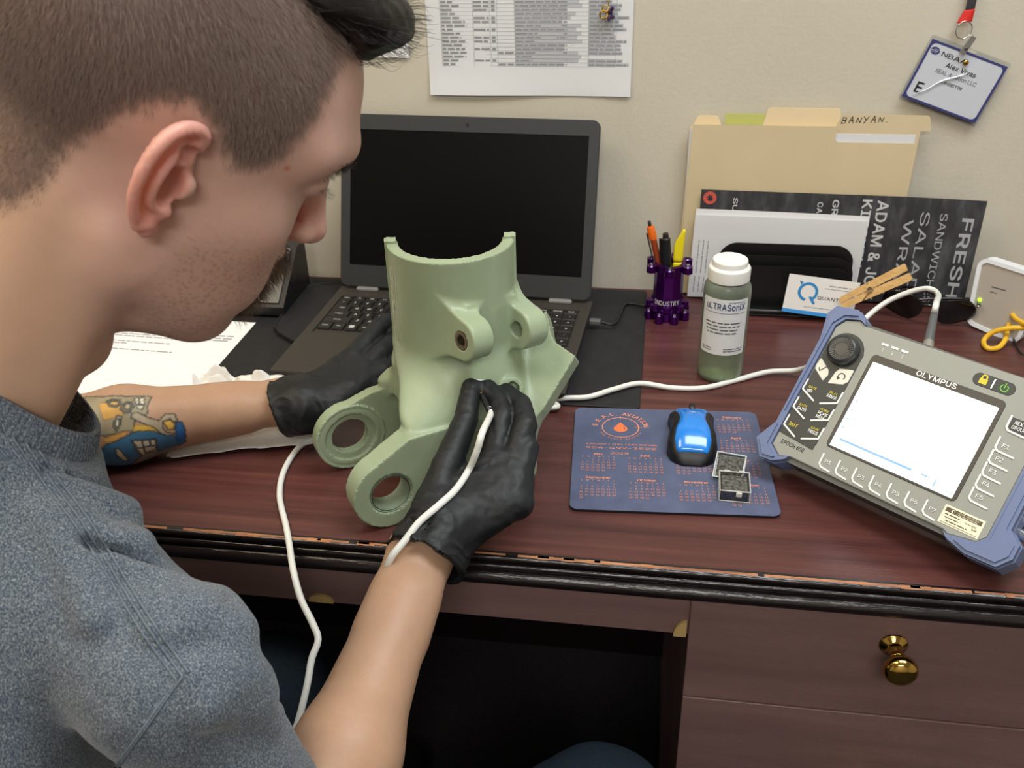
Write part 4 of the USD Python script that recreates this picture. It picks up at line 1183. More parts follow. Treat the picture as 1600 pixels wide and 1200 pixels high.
for k in range(5):
    y = 20 - 13.25 * k
    LK.append(stroke([(77.1, y), (77.3, y - 10.5), (80, y - 13), (95.5, y - 14)], 1.9))
    PF.append(tr(text(f'F{k + 1}', 4.2, w=6.6), 82, y - 8.6))
LK.append(stroke([(77.5, 43), (77.7, 31.5), (80, 28.6), (97, 27.4)], 1.9))
for g in LK:
    dev.part('key_outline', put(flat(mm(g), .0019), DT), 'print_white', False)
dev.part('lettering', put(flat(mm(many(YT)), .0019), DT), 'print_yellow', False, label='yellow key lettering')
dev.part('lettering', put(flat(mm(many(WT + PF)), .0019), DT), 'print_white', False, label='white key lettering')
dev.part('group_key', put(poly(mm(Polygon([(79, 42), (98, 42), (98, 28.6), (82, 29.6), (79, 32)])), .0006, z=.0008), DT), 'panel_dark', label='dark next group key')
dev.part('lettering', put(flat(mm(many([tr(text('NEXT', 3.4, True, w=10), 82.5, 36.5), tr(text('GROUP', 3.4, True, w=13), 81.5, 31.6)])), .0016), DT), 'print_white', False)
dev.part('lettering', put(flat(mm(tr(text('EPOCH 600', 4.4, True, w=27), -113, -70.5)), .0012), DT), 'ink_black', False, label='dark model lettering')
# lock and power capsule
dev.part('power_panel', put(poly(mm(LineString([(36.5, 66), (63.5, 66)]).buffer(6.4)), .0008, .0003, z=.0008), DT), 'panel_dark')
dev.part('divider_bar', put(flat(mm(sbox(48.7, 60.8, 50.3, 71)), .0018), DT), 'print_white', False)
lk = union_all([sbox(36.4, 62, 44, 67.4), LineString([(38, 67), (38, 69.6), (39, 71), (41.4, 71), (42.4, 69.6), (42.4, 67)]).buffer(.75)])
dev.part('lock_symbol', put(flat(mm(lk), .0018), DT), 'print_yellow', False)
a = np.linspace(math.radians(125), math.radians(415), 22)
pw = LineString(np.c_[60.2 + 3.4 * np.cos(a), 65.3 + 3.4 * np.sin(a)]).buffer(.5).union(sbox(59.7, 65.3, 60.7, 70.4))
dev.part('power_symbol', put(flat(mm(pw), .0018), DT), 'print_green', False)
for k in range(3):
    x = -62 + 10.6 * k
    dev.part('light_bar', put(poly(mm(sbox(x - 3.8, 65.6, x + 3.8, 68)), .0005, z=.0010), DT), 'print_white')
    dev.part('numeral', put(flat(mm(tr(text('123'[k], 3.2, w=1.6), x - .8, 59.5)), .0012), DT), 'print_white', False)
# calibration sticker
SK = DT @ frame((.0622, -.0764, .0011), (1, 0, 0), (0, 1, 0))
dev.part('sticker', put(poly(mm(sbox(0, 0, 38, 18.3)), .0003), SK), 'sticker_cream', label='cream calibration sticker')
r = np.random.default_rng(12)
hd = [sbox(2, 12.2, 36, 16.4).difference(union_all([Point(9, 14.3).buffer(1.7).difference(Point(9.6, 14.1).buffer(.9)), tr(text('ALTEK CERTIFIED', 1.5, True, w=20), 13, 14.3).buffer(0), sbox(13, 12.9, 32, 13.5)])), sbox(2, 1.2, 36, 1.6)]
ln_ = [tr(text('10-14-2018', 1.5, True, w=10.5), 22.5, 8.2), tr(text('BUM', 1.6, True, w=4.4), 30, 5.2)] + [tr(q_, x, y) for x, y, w_ in ((3, 9.2, 14), (4, 6.2, 13), (6, 3.2, 21)) for q_ in scribble(r, w_, 1.5)]
dev.part('sticker_print', put(flat(mm(many(hd + ln_)), .0005), SK), mat('print_brown', (96, 84, 66), .6), False, label='brown sticker lettering')
# screws and ports on the right flank
for y in (-52, -40):
    dev.part('port', put(lathe([(0, 0), (.006, 0), (.006, .008), (.0045, .0085), (.003, .006), (0, .006)], 16), DT @ frame((.1225, y * .001, -.03), (0, 1, 0), ez=(1, 0, 0))), 'chrome')
# connector at the top edge
c0 = (DT @ np.array([-.0295, .0815, -.022, 1.]))[:3]
c1 = at(1461, 484, d=np.dot(c0 - EYE, DIR) + .035)
ct = (c1 - c0) / np.linalg.norm(c1 - c0); CL = np.linalg.norm(c1 - c0)
# ------------------------------------------------------------------ probe with its cable: connector > desk > behind the part > hand
pts = [c1 - ct * .004, c1 + ct * .012]
CABLE_A = [c1 - ct * .006, c1 + ct * .010, at(1466, 460, d=1.16), at(1452, 451, d=1.175), at(1425, 455, d=1.19), at(1385, 472, d=1.205), at(1350, 500, d=1.205), at(1318, 540, d=1.18), at(1285, 562, d=1.14)]
zr = Z0 + .0034
CABLE_B = [at(1247, 578, z=Z0 + .012), at(1200, 581, z=Z0 + .006), at(1150, 594, z=zr), at(1100, 606, z=zr), at(1050, 606, z=zr), at(1000, 599, z=zr + .0040), at(960, 608, z=zr + .0040), at(920, 620, z=zr + .0040), at(885, 622, z=zr + .004), at(862, 626, z=zr + .0015)]

# ------------------------------------------------------------------ mouse pad with a printed calendar, mouse, small case
mat('pad_slate', (84, 92, 118), .8, spec=.25, bump=(1500, I3, .00012), noise=(40, I3, [(.3, (80, 87, 112)), (.7, (89, 97, 124))]))
mat('rubber_black', (20, 20, 22), .7)
mat('print_orange', (222, 142, 110), .7)
mat('print_orange_deep', (232, 122, 70), .7)
PA = .059
PT = frame((.0301, .881, Z0 + .0005), (math.cos(PA), math.sin(PA), 0), (-math.sin(PA), math.cos(PA), 0))
pad = Thing('mouse_pad', 'slate blue mouse pad printed with an orange year calendar', 'mouse pad', (.0301, .881, Z0))
po = Polygon([(-106.5, 96), (106.5, 96), (106.5, -103), (-106.5, -103)]).buffer(-9).buffer(9, 8)
pad.part('rubber_base', put(poly(mm(po.buffer(-.4)), .0022), PT), 'rubber_black')
pad.part('cloth_top', put(poly(mm(po), .0012, .0004, z=.0022), PT), 'pad_slate')
big, small = [], []
cc = (-52.9, 53.4)


def arc_text(s, h, R, a0, a1, inside=False):
    """Letters set along an arc of the radius R from the heading a0 to a1 (degrees)."""
    out = []
    for k, ch in enumerate(s):
        if ch == ' ':
            continue
        a = math.radians(a0 + (a1 - a0) * k / (len(s) - 1))
        g = text(ch, h, True, simp=.04); b = g.bounds
        g = affinity.translate(g, -(b[0] + b[2]) / 2, 0)
        rot = math.degrees(a) - 90 if not inside else math.degrees(a) + 90
        r_ = R if not inside else R + h
        out.append(tr(affinity.rotate(g, rot, origin=(0, 0)), cc[0] + r_ * math.cos(a), cc[1] + r_ * math.sin(a)))
    return out


big += arc_text('S.E.A.L. AVIATION', 6.0, 26.5, 172, 8)
ring = Point(cc).buffer(21.5, 24).difference(Point(cc).buffer(20.3, 24))
dr = affinity.translate(Polygon([(0, 11)] + [(8 * math.cos(a), -3 + 7.2 * math.sin(a)) for a in np.linspace(math.radians(28), math.radians(-208), 20)]), cc[0], cc[1])
shine = tr(Polygon([(3.6, 2.5), (5.4, -1), (5, -4.5), (3.8, -2)]), *cc)
big += [ring] + [sbox(cc[0] + dx * 19 - (2.6 if dx else .5), cc[1] + dy * 20 - (3 if dy else .5), cc[0] + dx * 22.6 + (2.4 if dx else .5), cc[1] + dy * 22 + (2 if dy else .5)) for dx, dy in ((1, 0), (-1, 0), (0, 1), (0, -1))]
big = [union_all([b.buffer(0) for b in big])]
pad.part('emblem_drop', put(flat(mm(dr.difference(shine)), .0037), PT), 'print_orange_deep', False, label='orange fluid drop emblem')
small += arc_text('THE FLUID EXPERTS', 2.3, 24.4, 208, 332, True)
small += [tr(text('AIRCRAFT FUEL LEAK REPAIR', 2.9, w=80, simp=.05), -92.4, 16.0), tr(text('954-492-3522', 4.0, w=79, simp=.05), -92.3, 8.2), tr(text('2018', 4.0, w=19.5, simp=.05), -64, -2.4)]
MONTHS = ['January', 'February', 'March', 'April', 'May', 'June', 'July', 'August', 'September', 'October', 'November', 'December']
PLACE = {5: (-95.8, -8.6), 6: (-44.6, -9.6), 7: (7.4, -9.6), 8: (59.4, -12.6), 9: (-95.8, -53.4), 10: (-44.2, -55.8), 11: (7.6, -56.6), 12: (60.4, -58.), 2: (59.2, 75.3), 4: (58.6, 31.3), 1: (7.4, 78), 3: (7.4, 34.)}
NUM = {k: text(str(k), 2.6, False, simp=.09, w=1.5 if k < 10 else 3.6) for k in range(1, 32)}
for mth, (x, y) in PLACE.items():
    nm = text(MONTHS[mth - 1], 4.0, True, simp=.05); wd = nm.bounds[2] * .92
    big.append(tr(affinity.scale(nm, .92, 1, origin=(0, 0)), x + 18 - wd / 2, y + 4.0))
    for k, ch in enumerate('SMTWTFS'):
        small.append(tr(text(ch, 2.4, False, simp=.08), x + k * 5.72, y - .6))
    for wi, week in enumerate(calendar.Calendar(6).monthdayscalendar(2018, mth)):
        for di, dd in enumerate(week):
            if dd:
                small.append(tr(NUM[dd], x - 1.2 + di * 5.72 + (1.2 if dd < 10 else 0), y - 6.0 - wi * 5.15))
pad.part('calendar_heading', put(flat(mm(many(big)), .0037), PT), 'print_orange', False, kind='stuff', label='bold orange headings and round emblem')
pad.part('calendar_print', put(flat(mm(many(small)), .0037), PT), 'print_orange', False, kind='stuff', label='small orange calendar print')

# mouse
mat('mouse_blue', (18, 128, 222), .22, coat=.6, spec=.6)
mat('mouse_black', (20, 21, 23), .42)
ma = PA + math.radians(-3)
MT0 = np.array([.0545, .9075, Z0 + .0042])
MTm = frame(MT0, (math.cos(ma), math.sin(ma), 0), (-math.sin(ma), math.cos(ma), 0))


def mouse_outline(grow):
    y = np.linspace(-.047, .047, 33)
    t_ = y / .047
    w = np.interp(t_, [-1, -.93, -.8, -.55, -.2, .15, .45, .75, .9, 1.], [.010, .0175, .0235, .0275, .0268, .0235, .0236, .0268, .0262, .0200]) + grow
    return y, w


def shell(wy, top, z0, inset, nu=34, nv=26, y0=-1., y1=1.):
    """A closed dome over the mouse outline: top(s) is its height along the mouse."""
    def fn(u, v):
        s = y0 + (y1 - y0) * u
        w = np.interp(s, [-1, -.93, -.8, -.55, -.2, .15, .45, .75, .9, 1.], [.010, .0175, .0235, .0275, .0268, .0232, .0234, .0262, .0256, .0200]) - inset(s)
        a = np.pi * v
        ct, st = np.cos(a), np.sin(a)
        x = w * np.sign(ct) * np.abs(ct) ** .55
        z = z0 + (top(s) - z0) * np.abs(st) ** .55
        return np.stack([x, .047 * s + 0 * v, z], -1)
    u, v = np.meshgrid(np.linspace(0, 1, nu), np.linspace(0, 1, nv), indexing='ij')
    p = fn(u, v)
    vs = p.reshape(-1, 3)
    i, j = np.meshgrid(np.arange(nu - 1), np.arange(nv - 1), indexing='ij'); i, j = i.ravel(), j.ravel()
    q = [np.stack([i * nv + j, (i + 1) * nv + j, (i + 1) * nv + j + 1, i * nv + j + 1], 1), np.stack([np.arange(nu - 1) * nv, np.arange(nu - 1) * nv + nv - 1, np.arange(1, nu) * nv + nv - 1, np.arange(1, nu) * nv], 1)]
    f = [np.vstack([k[:, [0, 1, 2]], k[:, [0, 2, 3]]]) for k in q]
    for e in (0, nu - 1):
        f.append(np.array([[e * nv, e * nv + k, e * nv + k + 1] for k in range(1, nv - 1)]))
    m = trimesh.Trimesh(vs, np.vstack(f), process=False); m.fix_normals()
    return m


from scipy.interpolate import PchipInterpolator
_pt = PchipInterpolator([-1, -.9, -.75, -.5, -.2, 0, .3, .6, .85, 1.], [.004, .0120, .0190, .0262, .0312, .0322, .0305, .0262, .0200, .0120])
prof_top = lambda s: _pt(np.clip(s, -1, 1))
ms = Thing('computer_mouse', 'small blue and black wireless mouse on the calendar mouse pad', 'mouse', MT0)
ms.part('body', put(shell(0, lambda s: np.maximum(prof_top(s) - .0015, .002), 0.0006, lambda s: 0 * s), MTm), 'mouse_black', True)
ms.part('top_shell', put(shell(0, lambda s: prof_top(s) + .0012, .012, lambda s: .0062 + .0045 * np.clip((s - .1), 0, 1) * 0 + .004 * np.clip(.3 - np.abs(s), 0, 1), y0=-.84, y1=.93), MTm), 'mouse_blue', True, label='glossy blue top shell')
ms.part('wheel', put(lathe([(0, -.0032), (.0085, -.0032), (.0095, -.002), (.0095, .002), (.0085, .0032), (0, .0032)], 28), MTm @ frame((0, .034, .0205), (0, 1, 0), ez=(1, 0, 0))), 'mouse_black')
lg = LineString([(-.002, .001), (-.0008, .0028), (.0012, .0028), (.0024, .0012)]).buffer(.0005).union(Point(.0002, .0006).buffer(.0008))
g = flat(lg); zz = prof_top(np.array([.28]))[0] + .00145
ms.part('emblem', put(g, MTm @ frame((0, .0135, zz), (1, 0, 0), (0, .95, -.30))), 'print_white', False, label='tiny white emblem')

# little clear hinged case
clear_mat('clear_box', (214, 216, 212), .10, .6, .15)
mat('foam_grey', (86, 86, 80), .95, noise=(300, I3, [(.35, (50, 50, 46)), (.7, (112, 112, 104))]))
mat('box_edge', (196, 198, 192), .25)
ba = PA - math.radians(5)
BXT = frame((PT @ np.array([.0628, -.0655, .0036, 1]))[:3], (math.cos(ba), math.sin(ba), 0), (-math.sin(ba), math.cos(ba), 0))
cs_ = Thing('plastic_case', 'tiny clear hinged plastic case with grey foam on the mouse pad', 'plastic case', BXT[:3, 3])
bw, bd_, bh = .0305, .0345, .0135


def walls(w, d, h, t):
    return bx(-w / 2, w / 2, -d / 2, d / 2, 0, h) - bx(-w / 2 + t, w / 2 - t, -d / 2 + t, d / 2 - t, t, h + .01)


def rims(w, d, zs, r):
    out = []
    for z in zs:
        c = [(-w / 2, -d / 2, z), (w / 2, -d / 2, z), (w / 2, d / 2, z), (-w / 2, d / 2, z)]
        out += [tube([c[i], c[(i + 1) % 4]], r, 6) for i in range(4)]
    out += [tube([(x, y, zs[0]), (x, y, zs[-1])], r, 6) for x in (-w / 2, w / 2) for y in (-d / 2, d / 2)]
    return cat(*out)


cs_.part('base', put(walls(bw, bd_, bh, .0012), BXT), 'clear_box', False, label='clear plastic tray')
cs_.part('base_rim', put(rims(bw, bd_, (.0008, bh), .0006), BXT), 'box_edge', False)
cs_.part('foam', put(rbox(bw - .004, bd_ - .004, .009, .001).translate((0, 0, .0014)), BXT), 'foam_grey')
lid = BXT @ frame((-.004, bd_ / 2 + .0165, .0045), (.985, -.17, 0), (.14, .80, .42))
cs_.part('lid', put(walls(bw, bd_ - .004, .008, .0011), lid), 'clear_box', False, label='open clear lid')
cs_.part('lid_rim', put(rims(bw, bd_ - .004, (.0008, .008), .0006), lid), 'box_edge', False)
cs_.part('lid_foam', put(rbox(bw - .004, bd_ - .008, .004, .001).translate((0, 0, .0014)), lid), 'foam_grey')
cs_.part('latch', put(rbox(.006, .0022, .0055, .0008).translate((.004, -bd_ / 2 - .001, bh - .006)), BXT), 'box_edge')
for sx in (-.0075, .0075):
    cs_.part('hinge', put(tube([(sx - .003, bd_ / 2 + .0008, bh), (sx + .003, bd_ / 2 + .0008, bh)], .0013, 8), BXT), 'box_edge')

# ------------------------------------------------------------------ the green machined casting
mat('primer_green', (152, 167, 137), .40, spec=.45, noise=(14, I3, [(.3, (144, 158, 128)), (.55, (152, 167, 137)), (.8, (158, 172, 144))], 5), bump=(260, I3, .00012), rough_noise=(20, I3, .34, .48))
FA = np.array([.5888, -.8083, 0.]); FB = np.array([.8083, .5888, 0.]); UZ = np.array([0, 0, 1.])
f0, r0 = np.array([-.2421, .7280, Z0 + .0395]), np.array([-.3133, .8245, Z0 + .0395])
BCn = np.array([-.200, .868, 0.]); BR, BTH = .0635, .0115
GN = np.array([-.207, .978, 0.])                    # the barrel is cut open on this side
HT0 = f0 - .030 * FA
from scipy.spatial import ConvexHull
fp = lambda s_, a_, z_: f0 * [1, 1, 0] + FB * s_ - FA * a_ + UZ * z_
ringp = [BCn + [.0625 * math.cos(a_), .0625 * math.sin(a_), 0] for a_ in np.linspace(0, 2 * np.pi, 36, endpoint=False)]
H1 = ConvexHull(np.array([fp(.0245, .0, .848), fp(.020, .026, .860), fp(.165, .0, .842), fp(.165, .05, .842), fp(.03, .0, .806), fp(.03, .026, .806), fp(.165, .01, .78), fp(.165, .05, .78), fp(.09, .0, .848)] + [q + UZ * .895 for q in ringp if (q - BCn) @ FA > -.012])).equations
H2 = ConvexHull(np.array([fp(.034, .120, .848), fp(.034, .133, .848), fp(.165, .11, .842), fp(.165, .14, .842), fp(.045, .120, .806), fp(.045, .133, .806), fp(.165, .11, .78), fp(.165, .14, .78)] + [q + UZ * .87 for q in ringp if (q - BCn) @ FA < .01 and (q - BCn) @ FB > -.02])).equations
PLATE = [(-.0215, .0322), (.024, .057), (.085, .057), (.13, .05), (.13, -.0), (.03, -.031), (.0, -.0388)]
PLATE2 = [(-.0235, .0308), (.030, .047), (.13, .05), (.13, -.0), (.03, -.031), (.0, -.0388)]
CAX = np.array([.655, .748, -.105]); CAX /= np.linalg.norm(CAX)
CP_ = np.cross(CAX, UZ); CP_ = np.array([CP_[0], CP_[1], CP_[2]]); CP_ /= np.linalg.norm(CP_)
CU = np.cross(CP_, CAX) * -1
CU = CU if CU[2] > 0 else -CU
HL, HR = np.array([-.1765, .786, .9335]), np.array([-.1305, .8385, .9215])
FT_, FC_, FD_ = np.array([-.108, .902, .914]), np.array([-.0735, .86, .885]), np.array([-.110, .812, .834])
FN = np.cross(FC_ - FT_, FD_ - FT_); FN /= np.linalg.norm(FN); FN = FN if FN[2] > 0 else -FN
FE1 = (FD_ - FC_) / np.linalg.norm(FD_ - FC_); FE2 = np.cross(FN, FE1)
fin2 = lambda P: ((np.asarray(P) - FC_) @ FE1, (np.asarray(P) - FC_) @ FE2)
def on_fin(px, py):
    v = DIR + (px - 800) / F * RIGHT - (py - 600) / F * UPV
    return EYE + v * (((FC_ - EYE) @ FN) / (v @ FN))


FIN = [fin2(P) for P in (on_fin(853, 485), on_fin(858, 505), on_fin(861, 522), on_fin(867, 534), on_fin(899, 556), on_fin(848, 640), on_fin(800, 690), on_fin(745, 640), on_fin(745, 540), on_fin(838, 500))]
BOSS, BAX = np.array([-.1325, .818, .8655]), np.array([.30, -.80, .52]); BAX = BAX / np.linalg.norm(BAX)


def casting(p):
    r2 = np.hypot(p[:, 0] - BCn[0], p[:, 1] - BCn[1])
    cut = (p - BCn) @ GN
    tub = np.maximum(np.maximum(np.abs(r2 - (BR - BTH / 2)) - BTH / 2, cut), np.maximum(p[:, 2] - 1.0045, .84 - p[:, 2]))
    lip = np.maximum(np.maximum(np.abs(r2 - (BR - .004)) - .0058, np.abs(cut + .004) - .006), np.maximum(p[:, 2] - 1.0085, .84 - p[:, 2]))
    def hh(E, k=.0028):
        x = p @ E[:, :3].T + E[:, 3]; m = x.max(1)
        return m + k * np.log(np.exp((x - m[:, None]) / k).sum(1))

    body = smin(smin(hh(H1), hh(H2), .012), rod(p, BCn + UZ * .795, BCn + UZ * .872, .0625), .012)
    body = np.maximum(body, -slab(p, BCn + [0, .02, .92], (.052, .06, .035), None, .02))
    d = smin(np.minimum(tub, lip), body, .022)
    fl = prism(p, f0 - FA * .0125, FB, UZ, PLATE, .0125)
    fl = np.minimum(fl, rod(p, f0, f0 - FA * .025, .0388))
    rl = prism(p, r0 - FA * .0065, FB, UZ, PLATE2, .0065)
    rl = np.minimum(rl, rod(p, r0 + FA * .002, r0 - FA * .013, .0388))
    rl = np.maximum(rl, -np.maximum(rod(p, r0 + FA * .0015, r0 + FA * .01, .036), -(np.linalg.norm(np.cross(p - r0, FA), axis=1) - .0335)))
    d = smin(d, fl, .004); d = smin(d, rl, .004)
    fin = np.maximum(prism(p, FC_ - FN * .010, FE1, FE2, FIN, .010), -.185 - p[:, 0])
    d = smin(d, fin, .010)
    d = smin(d, bone(p, FD_ + [-.016, .008, -.012], [-.122, .825, Z0 + .012], .017, .012), .012)
    # the clevis lugs on the barrel
    for C, w in ((HL, 1), (HR, 1)):
        q = p - C
        x, y, z = q @ CP_, q @ CU, q @ CAX
        a2 = np.stack([x, y], 1)
        root = -.052
        t_ = np.clip((x - root) / -root, 0, 1)
        hgt = np.where(y > 0, .048 - .0268 * t_ ** .45, .030 - .0088 * t_ ** .7)
        prof_ = np.where(x > 0, np.hypot(x, y) - .0212, np.abs(y) - hgt)
        lug = smax(np.maximum(prof_, root - x), np.abs(z - .0125) - .0125, .003)
        d = smin(d, lug, .011)
    mid = (HL + HR) / 2 + CAX * .012
    q = p - mid; x, y, z = q @ CP_, q @ CU, q @ CAX
    web = np.maximum(np.maximum(np.abs(z) - .03, np.abs(x + .033) - .019), np.abs(y - .002) - .026)
    web = np.maximum(web, -(np.hypot(z, y - .031) - .015))
    d = smin(d, web, .007)
    d = smin(d, rod(p, BOSS - BAX * .02, BOSS, .0115), .006)
    # holes
    d = np.maximum(d, -rod(p, f0 + FA * .01, f0 - FA * .04, .0212))
    d = np.maximum(d, -rod(p, r0 + FA * .01, r0 - FA * .04, .0205))
    d = np.maximum(d, -rod(p, f0 + FA * .0015, f0 - FA * .0015, .0228))
    d = np.maximum(d, -rod(p, r0 + FA * .004, r0 - FA * .0015, .0285))
    d = np.maximum(d, -rod(p, HL - CAX * .005, HL + CAX * .035, .0058))
    d = np.maximum(d, -rod(p, HL - CAX * .005, HL + CAX * .0025, .0098))
    d = np.maximum(d, -rod(p, HR - CAX * .01, HR + CAX * .02, .0082))
    d = np.maximum(d, -rod(p, BOSS - BAX * .013, BOSS + BAX * .02, .0066))
    return np.maximum(d, Z0 + .0006 - p[:, 2])


cst = Thing('casting', 'pale green machined aircraft casting with half pipe top and lugs held by gloved hands', 'machined part', (-.2, .84, Z0))
cst.part('body', net(casting, (-.37, .66, .745), (-.04, .95, 1.015), .0017), 'primer_green', 32)
for C, r_, hl in ((HL, .0094, .0006),):
    cst.part('bushing', put(lathe([(.0060, -.0016), (.0093, -.0016), (.0093, .0006), (.0075, .0012), (.0060, .0008), (.0060, .020), (.0045, .020), (.0045, -.0016)], 28), frame(C + CAX * .0016, CP_, ez=CAX)), 'spring_steel', 40, label='steel bushing in the lug hole')
cst.part('bushing', put(lathe([(.0204, 0), (.0212, -.0006), (.0212, .024), (.0196, .024), (.0196, 0)], 40), frame(f0 - FA * .0015, FB, ez=-FA)), mat('bush_green', (128, 142, 120), .32, spec=.6), 40)
# smears of couplant gel down the barrel
MATS['gel_film'] = usdkit.material(stage, '/World/Looks/gel_film', {'p': ('principled_bsdf', {'base_color': lin((172, 180, 150)), 'roughness': .12, 'specular_ior_level': .8, 'coat_weight': .8})}, [], surface='p.BSDF')
rg = np.random.default_rng(21)
gs = []
for a_, z1_, z2_, w_ in ((-2.62, .990, .875, .0022), (-2.50, .992, .905, .0016), (-2.40, .985, .86, .0012), (-2.56, .988, .94, .003)):
    n_ = 26
    z_ = np.linspace(z1_, z2_, n_); aa = a_ + .03 * np.cumsum(rg.normal(0, .25, n_)) * .5
    rr = w_ * (.5 + .5 * np.abs(np.sin(np.linspace(0, 5, n_) + rg.uniform(0, 3)))) * np.r_[.3, .8, np.ones(n_ - 4), .8, .3]
    P = np.c_[BCn[0] + (BR - rr * .55) * np.cos(aa), BCn[1] + (BR - rr * .55) * np.sin(aa), z_]
    gs.append(tube(P, rr, 8))
for g_ in gs:
    cst.part('gel_streak', g_, 'gel_film', True)

# ------------------------------------------------------------------ the person: head, neck and arms as one body; hair and clothes as parts
HM = np.array([[.7352, -.4412, .5146], [.4395, .8883, .1336], [-.5161, .1279, .8469]]); HM /= np.linalg.norm(HM, axis=0)
HO = np.array([-.2929, .5354, 1.2011])              # between the ears; columns of HM: forward, left, up
EAR_OUT = np.array([(-.9, 24.6), (-.2, 31.6), (6.0, 36.1), (14.8, 36.4), (23.2, 32.6), (29.9, 25.2), (33.7, 14.6), (35.3, 2.1), (32.3, -12.2), (25.8, -24.0), (17.3, -33.7), (10.7, -37.8), (6.5, -36.5), (4.6, -31.5), (2.5, -26)]) * .001
EAR_ANTI = np.array([(7.5, 21.0), (14.0, 18.0), (17.6, 10.8), (20.0, 2.4), (19.3, -8.6), (14.6, -15.0), (5.8, -19.4)]) * .001
EO = np.array([.006, .0745, 0.]); _ph = math.radians(28)
EU, EV = np.array([-math.cos(_ph), math.sin(_ph), 0]), np.array([0, 0, 1.]); EN = np.array([math.sin(_ph), math.cos(_ph), 0])   # EN points away from the head
def chain(p, P, r):
    r = np.broadcast_to(np.asarray(r, float), (len(P),))
    d = np.full(len(p), 1e3)
    for i in range(len(P) - 1):
        d = np.minimum(d, bone(p, P[i], P[i + 1], r[i], r[i + 1]))
    return d


def ear(q):
    far = np.linalg.norm(q - [-.008, .082, 0], axis=1) - .052
    near = far < .012
    d = far + .004
    if near.any():
        d = d.copy(); d[near] = ear_near(q[near])
    return d


def ear_near(q):
    e = np.stack([(q - EO) @ EU, (q - EO) @ EV, (q - EO) @ EN], 1)
    w = e[:, 2] - .0045 * np.clip(e[:, 0] / .035, 0, 1) ** 2 + .003 * np.clip(-e[:, 1] / .03, 0, 1)
    E = np.stack([e[:, 0], e[:, 1], w], 1)
    P2 = EAR_OUT
    d2 = poly2(E[:, :2], P2)
    plate = np.maximum(d2 + .0012, np.abs(w + .0005) - .0016)
    c = EAR_OUT.mean(0)
    inset = np.array([p_ - (p_ - c) / np.linalg.norm(p_ - c) * .0034 for p_ in EAR_OUT])
    rim = np.c_[inset, np.interp(np.arange(15), [0, 2, 5, 9, 11, 14], [.0012, .0030, .0040, .0022, .0004, 0.])]
    hel = chain(E, spline(rim[:11], 3), np.interp(np.arange(31), [0, 4, 12, 20, 26, 30], [.0030, .0038, .0042, .0037, .0032, .0034]))
    d = smin(plate, hel, .0022)
    anti = chain(E, spline(np.c_[EAR_ANTI, [.0006, .0016, .0026, .0030, .0028, .0026, .0020]], 3), np.interp(np.arange(19), [0, 6, 13, 18], [.0024, .0036, .0034, .0042]))
    d = smin(d, anti, .0026)
    d = smin(d, bone(E, (.0105, -.029, .0002), (.0085, -.0325, -.0002), .0058, .0052), .005)      # lobe
    d = smin(d, blob(E, (.006, -.0205, .0016), (.0052, .0042, .0042)), .003)                        # antitragus
    d = smin(d, blob(E, (-.0012, -.0025, .0022), (.0048, .0072, .0042)), .005)                       # tragus
    d = smin(d, bone(E, (.0035, .0265, .001), (.010, .0085, -.001), .0034, .0028), .003)           # crus
    d = smin(d, blob(E, (.007, .002, -.009), (.014, .022, .008)), .008)                             # the root behind the concha
    d = smax(d, -blob(E, (.0096, -.0030, .0040), (.0078, .0128, .0140)), .0022)                     # concha
    d = smax(d, -blob(E, (.0070, .0180, .0030), (.0070, .0048, .0052)), .002)                       # fossa
    return d


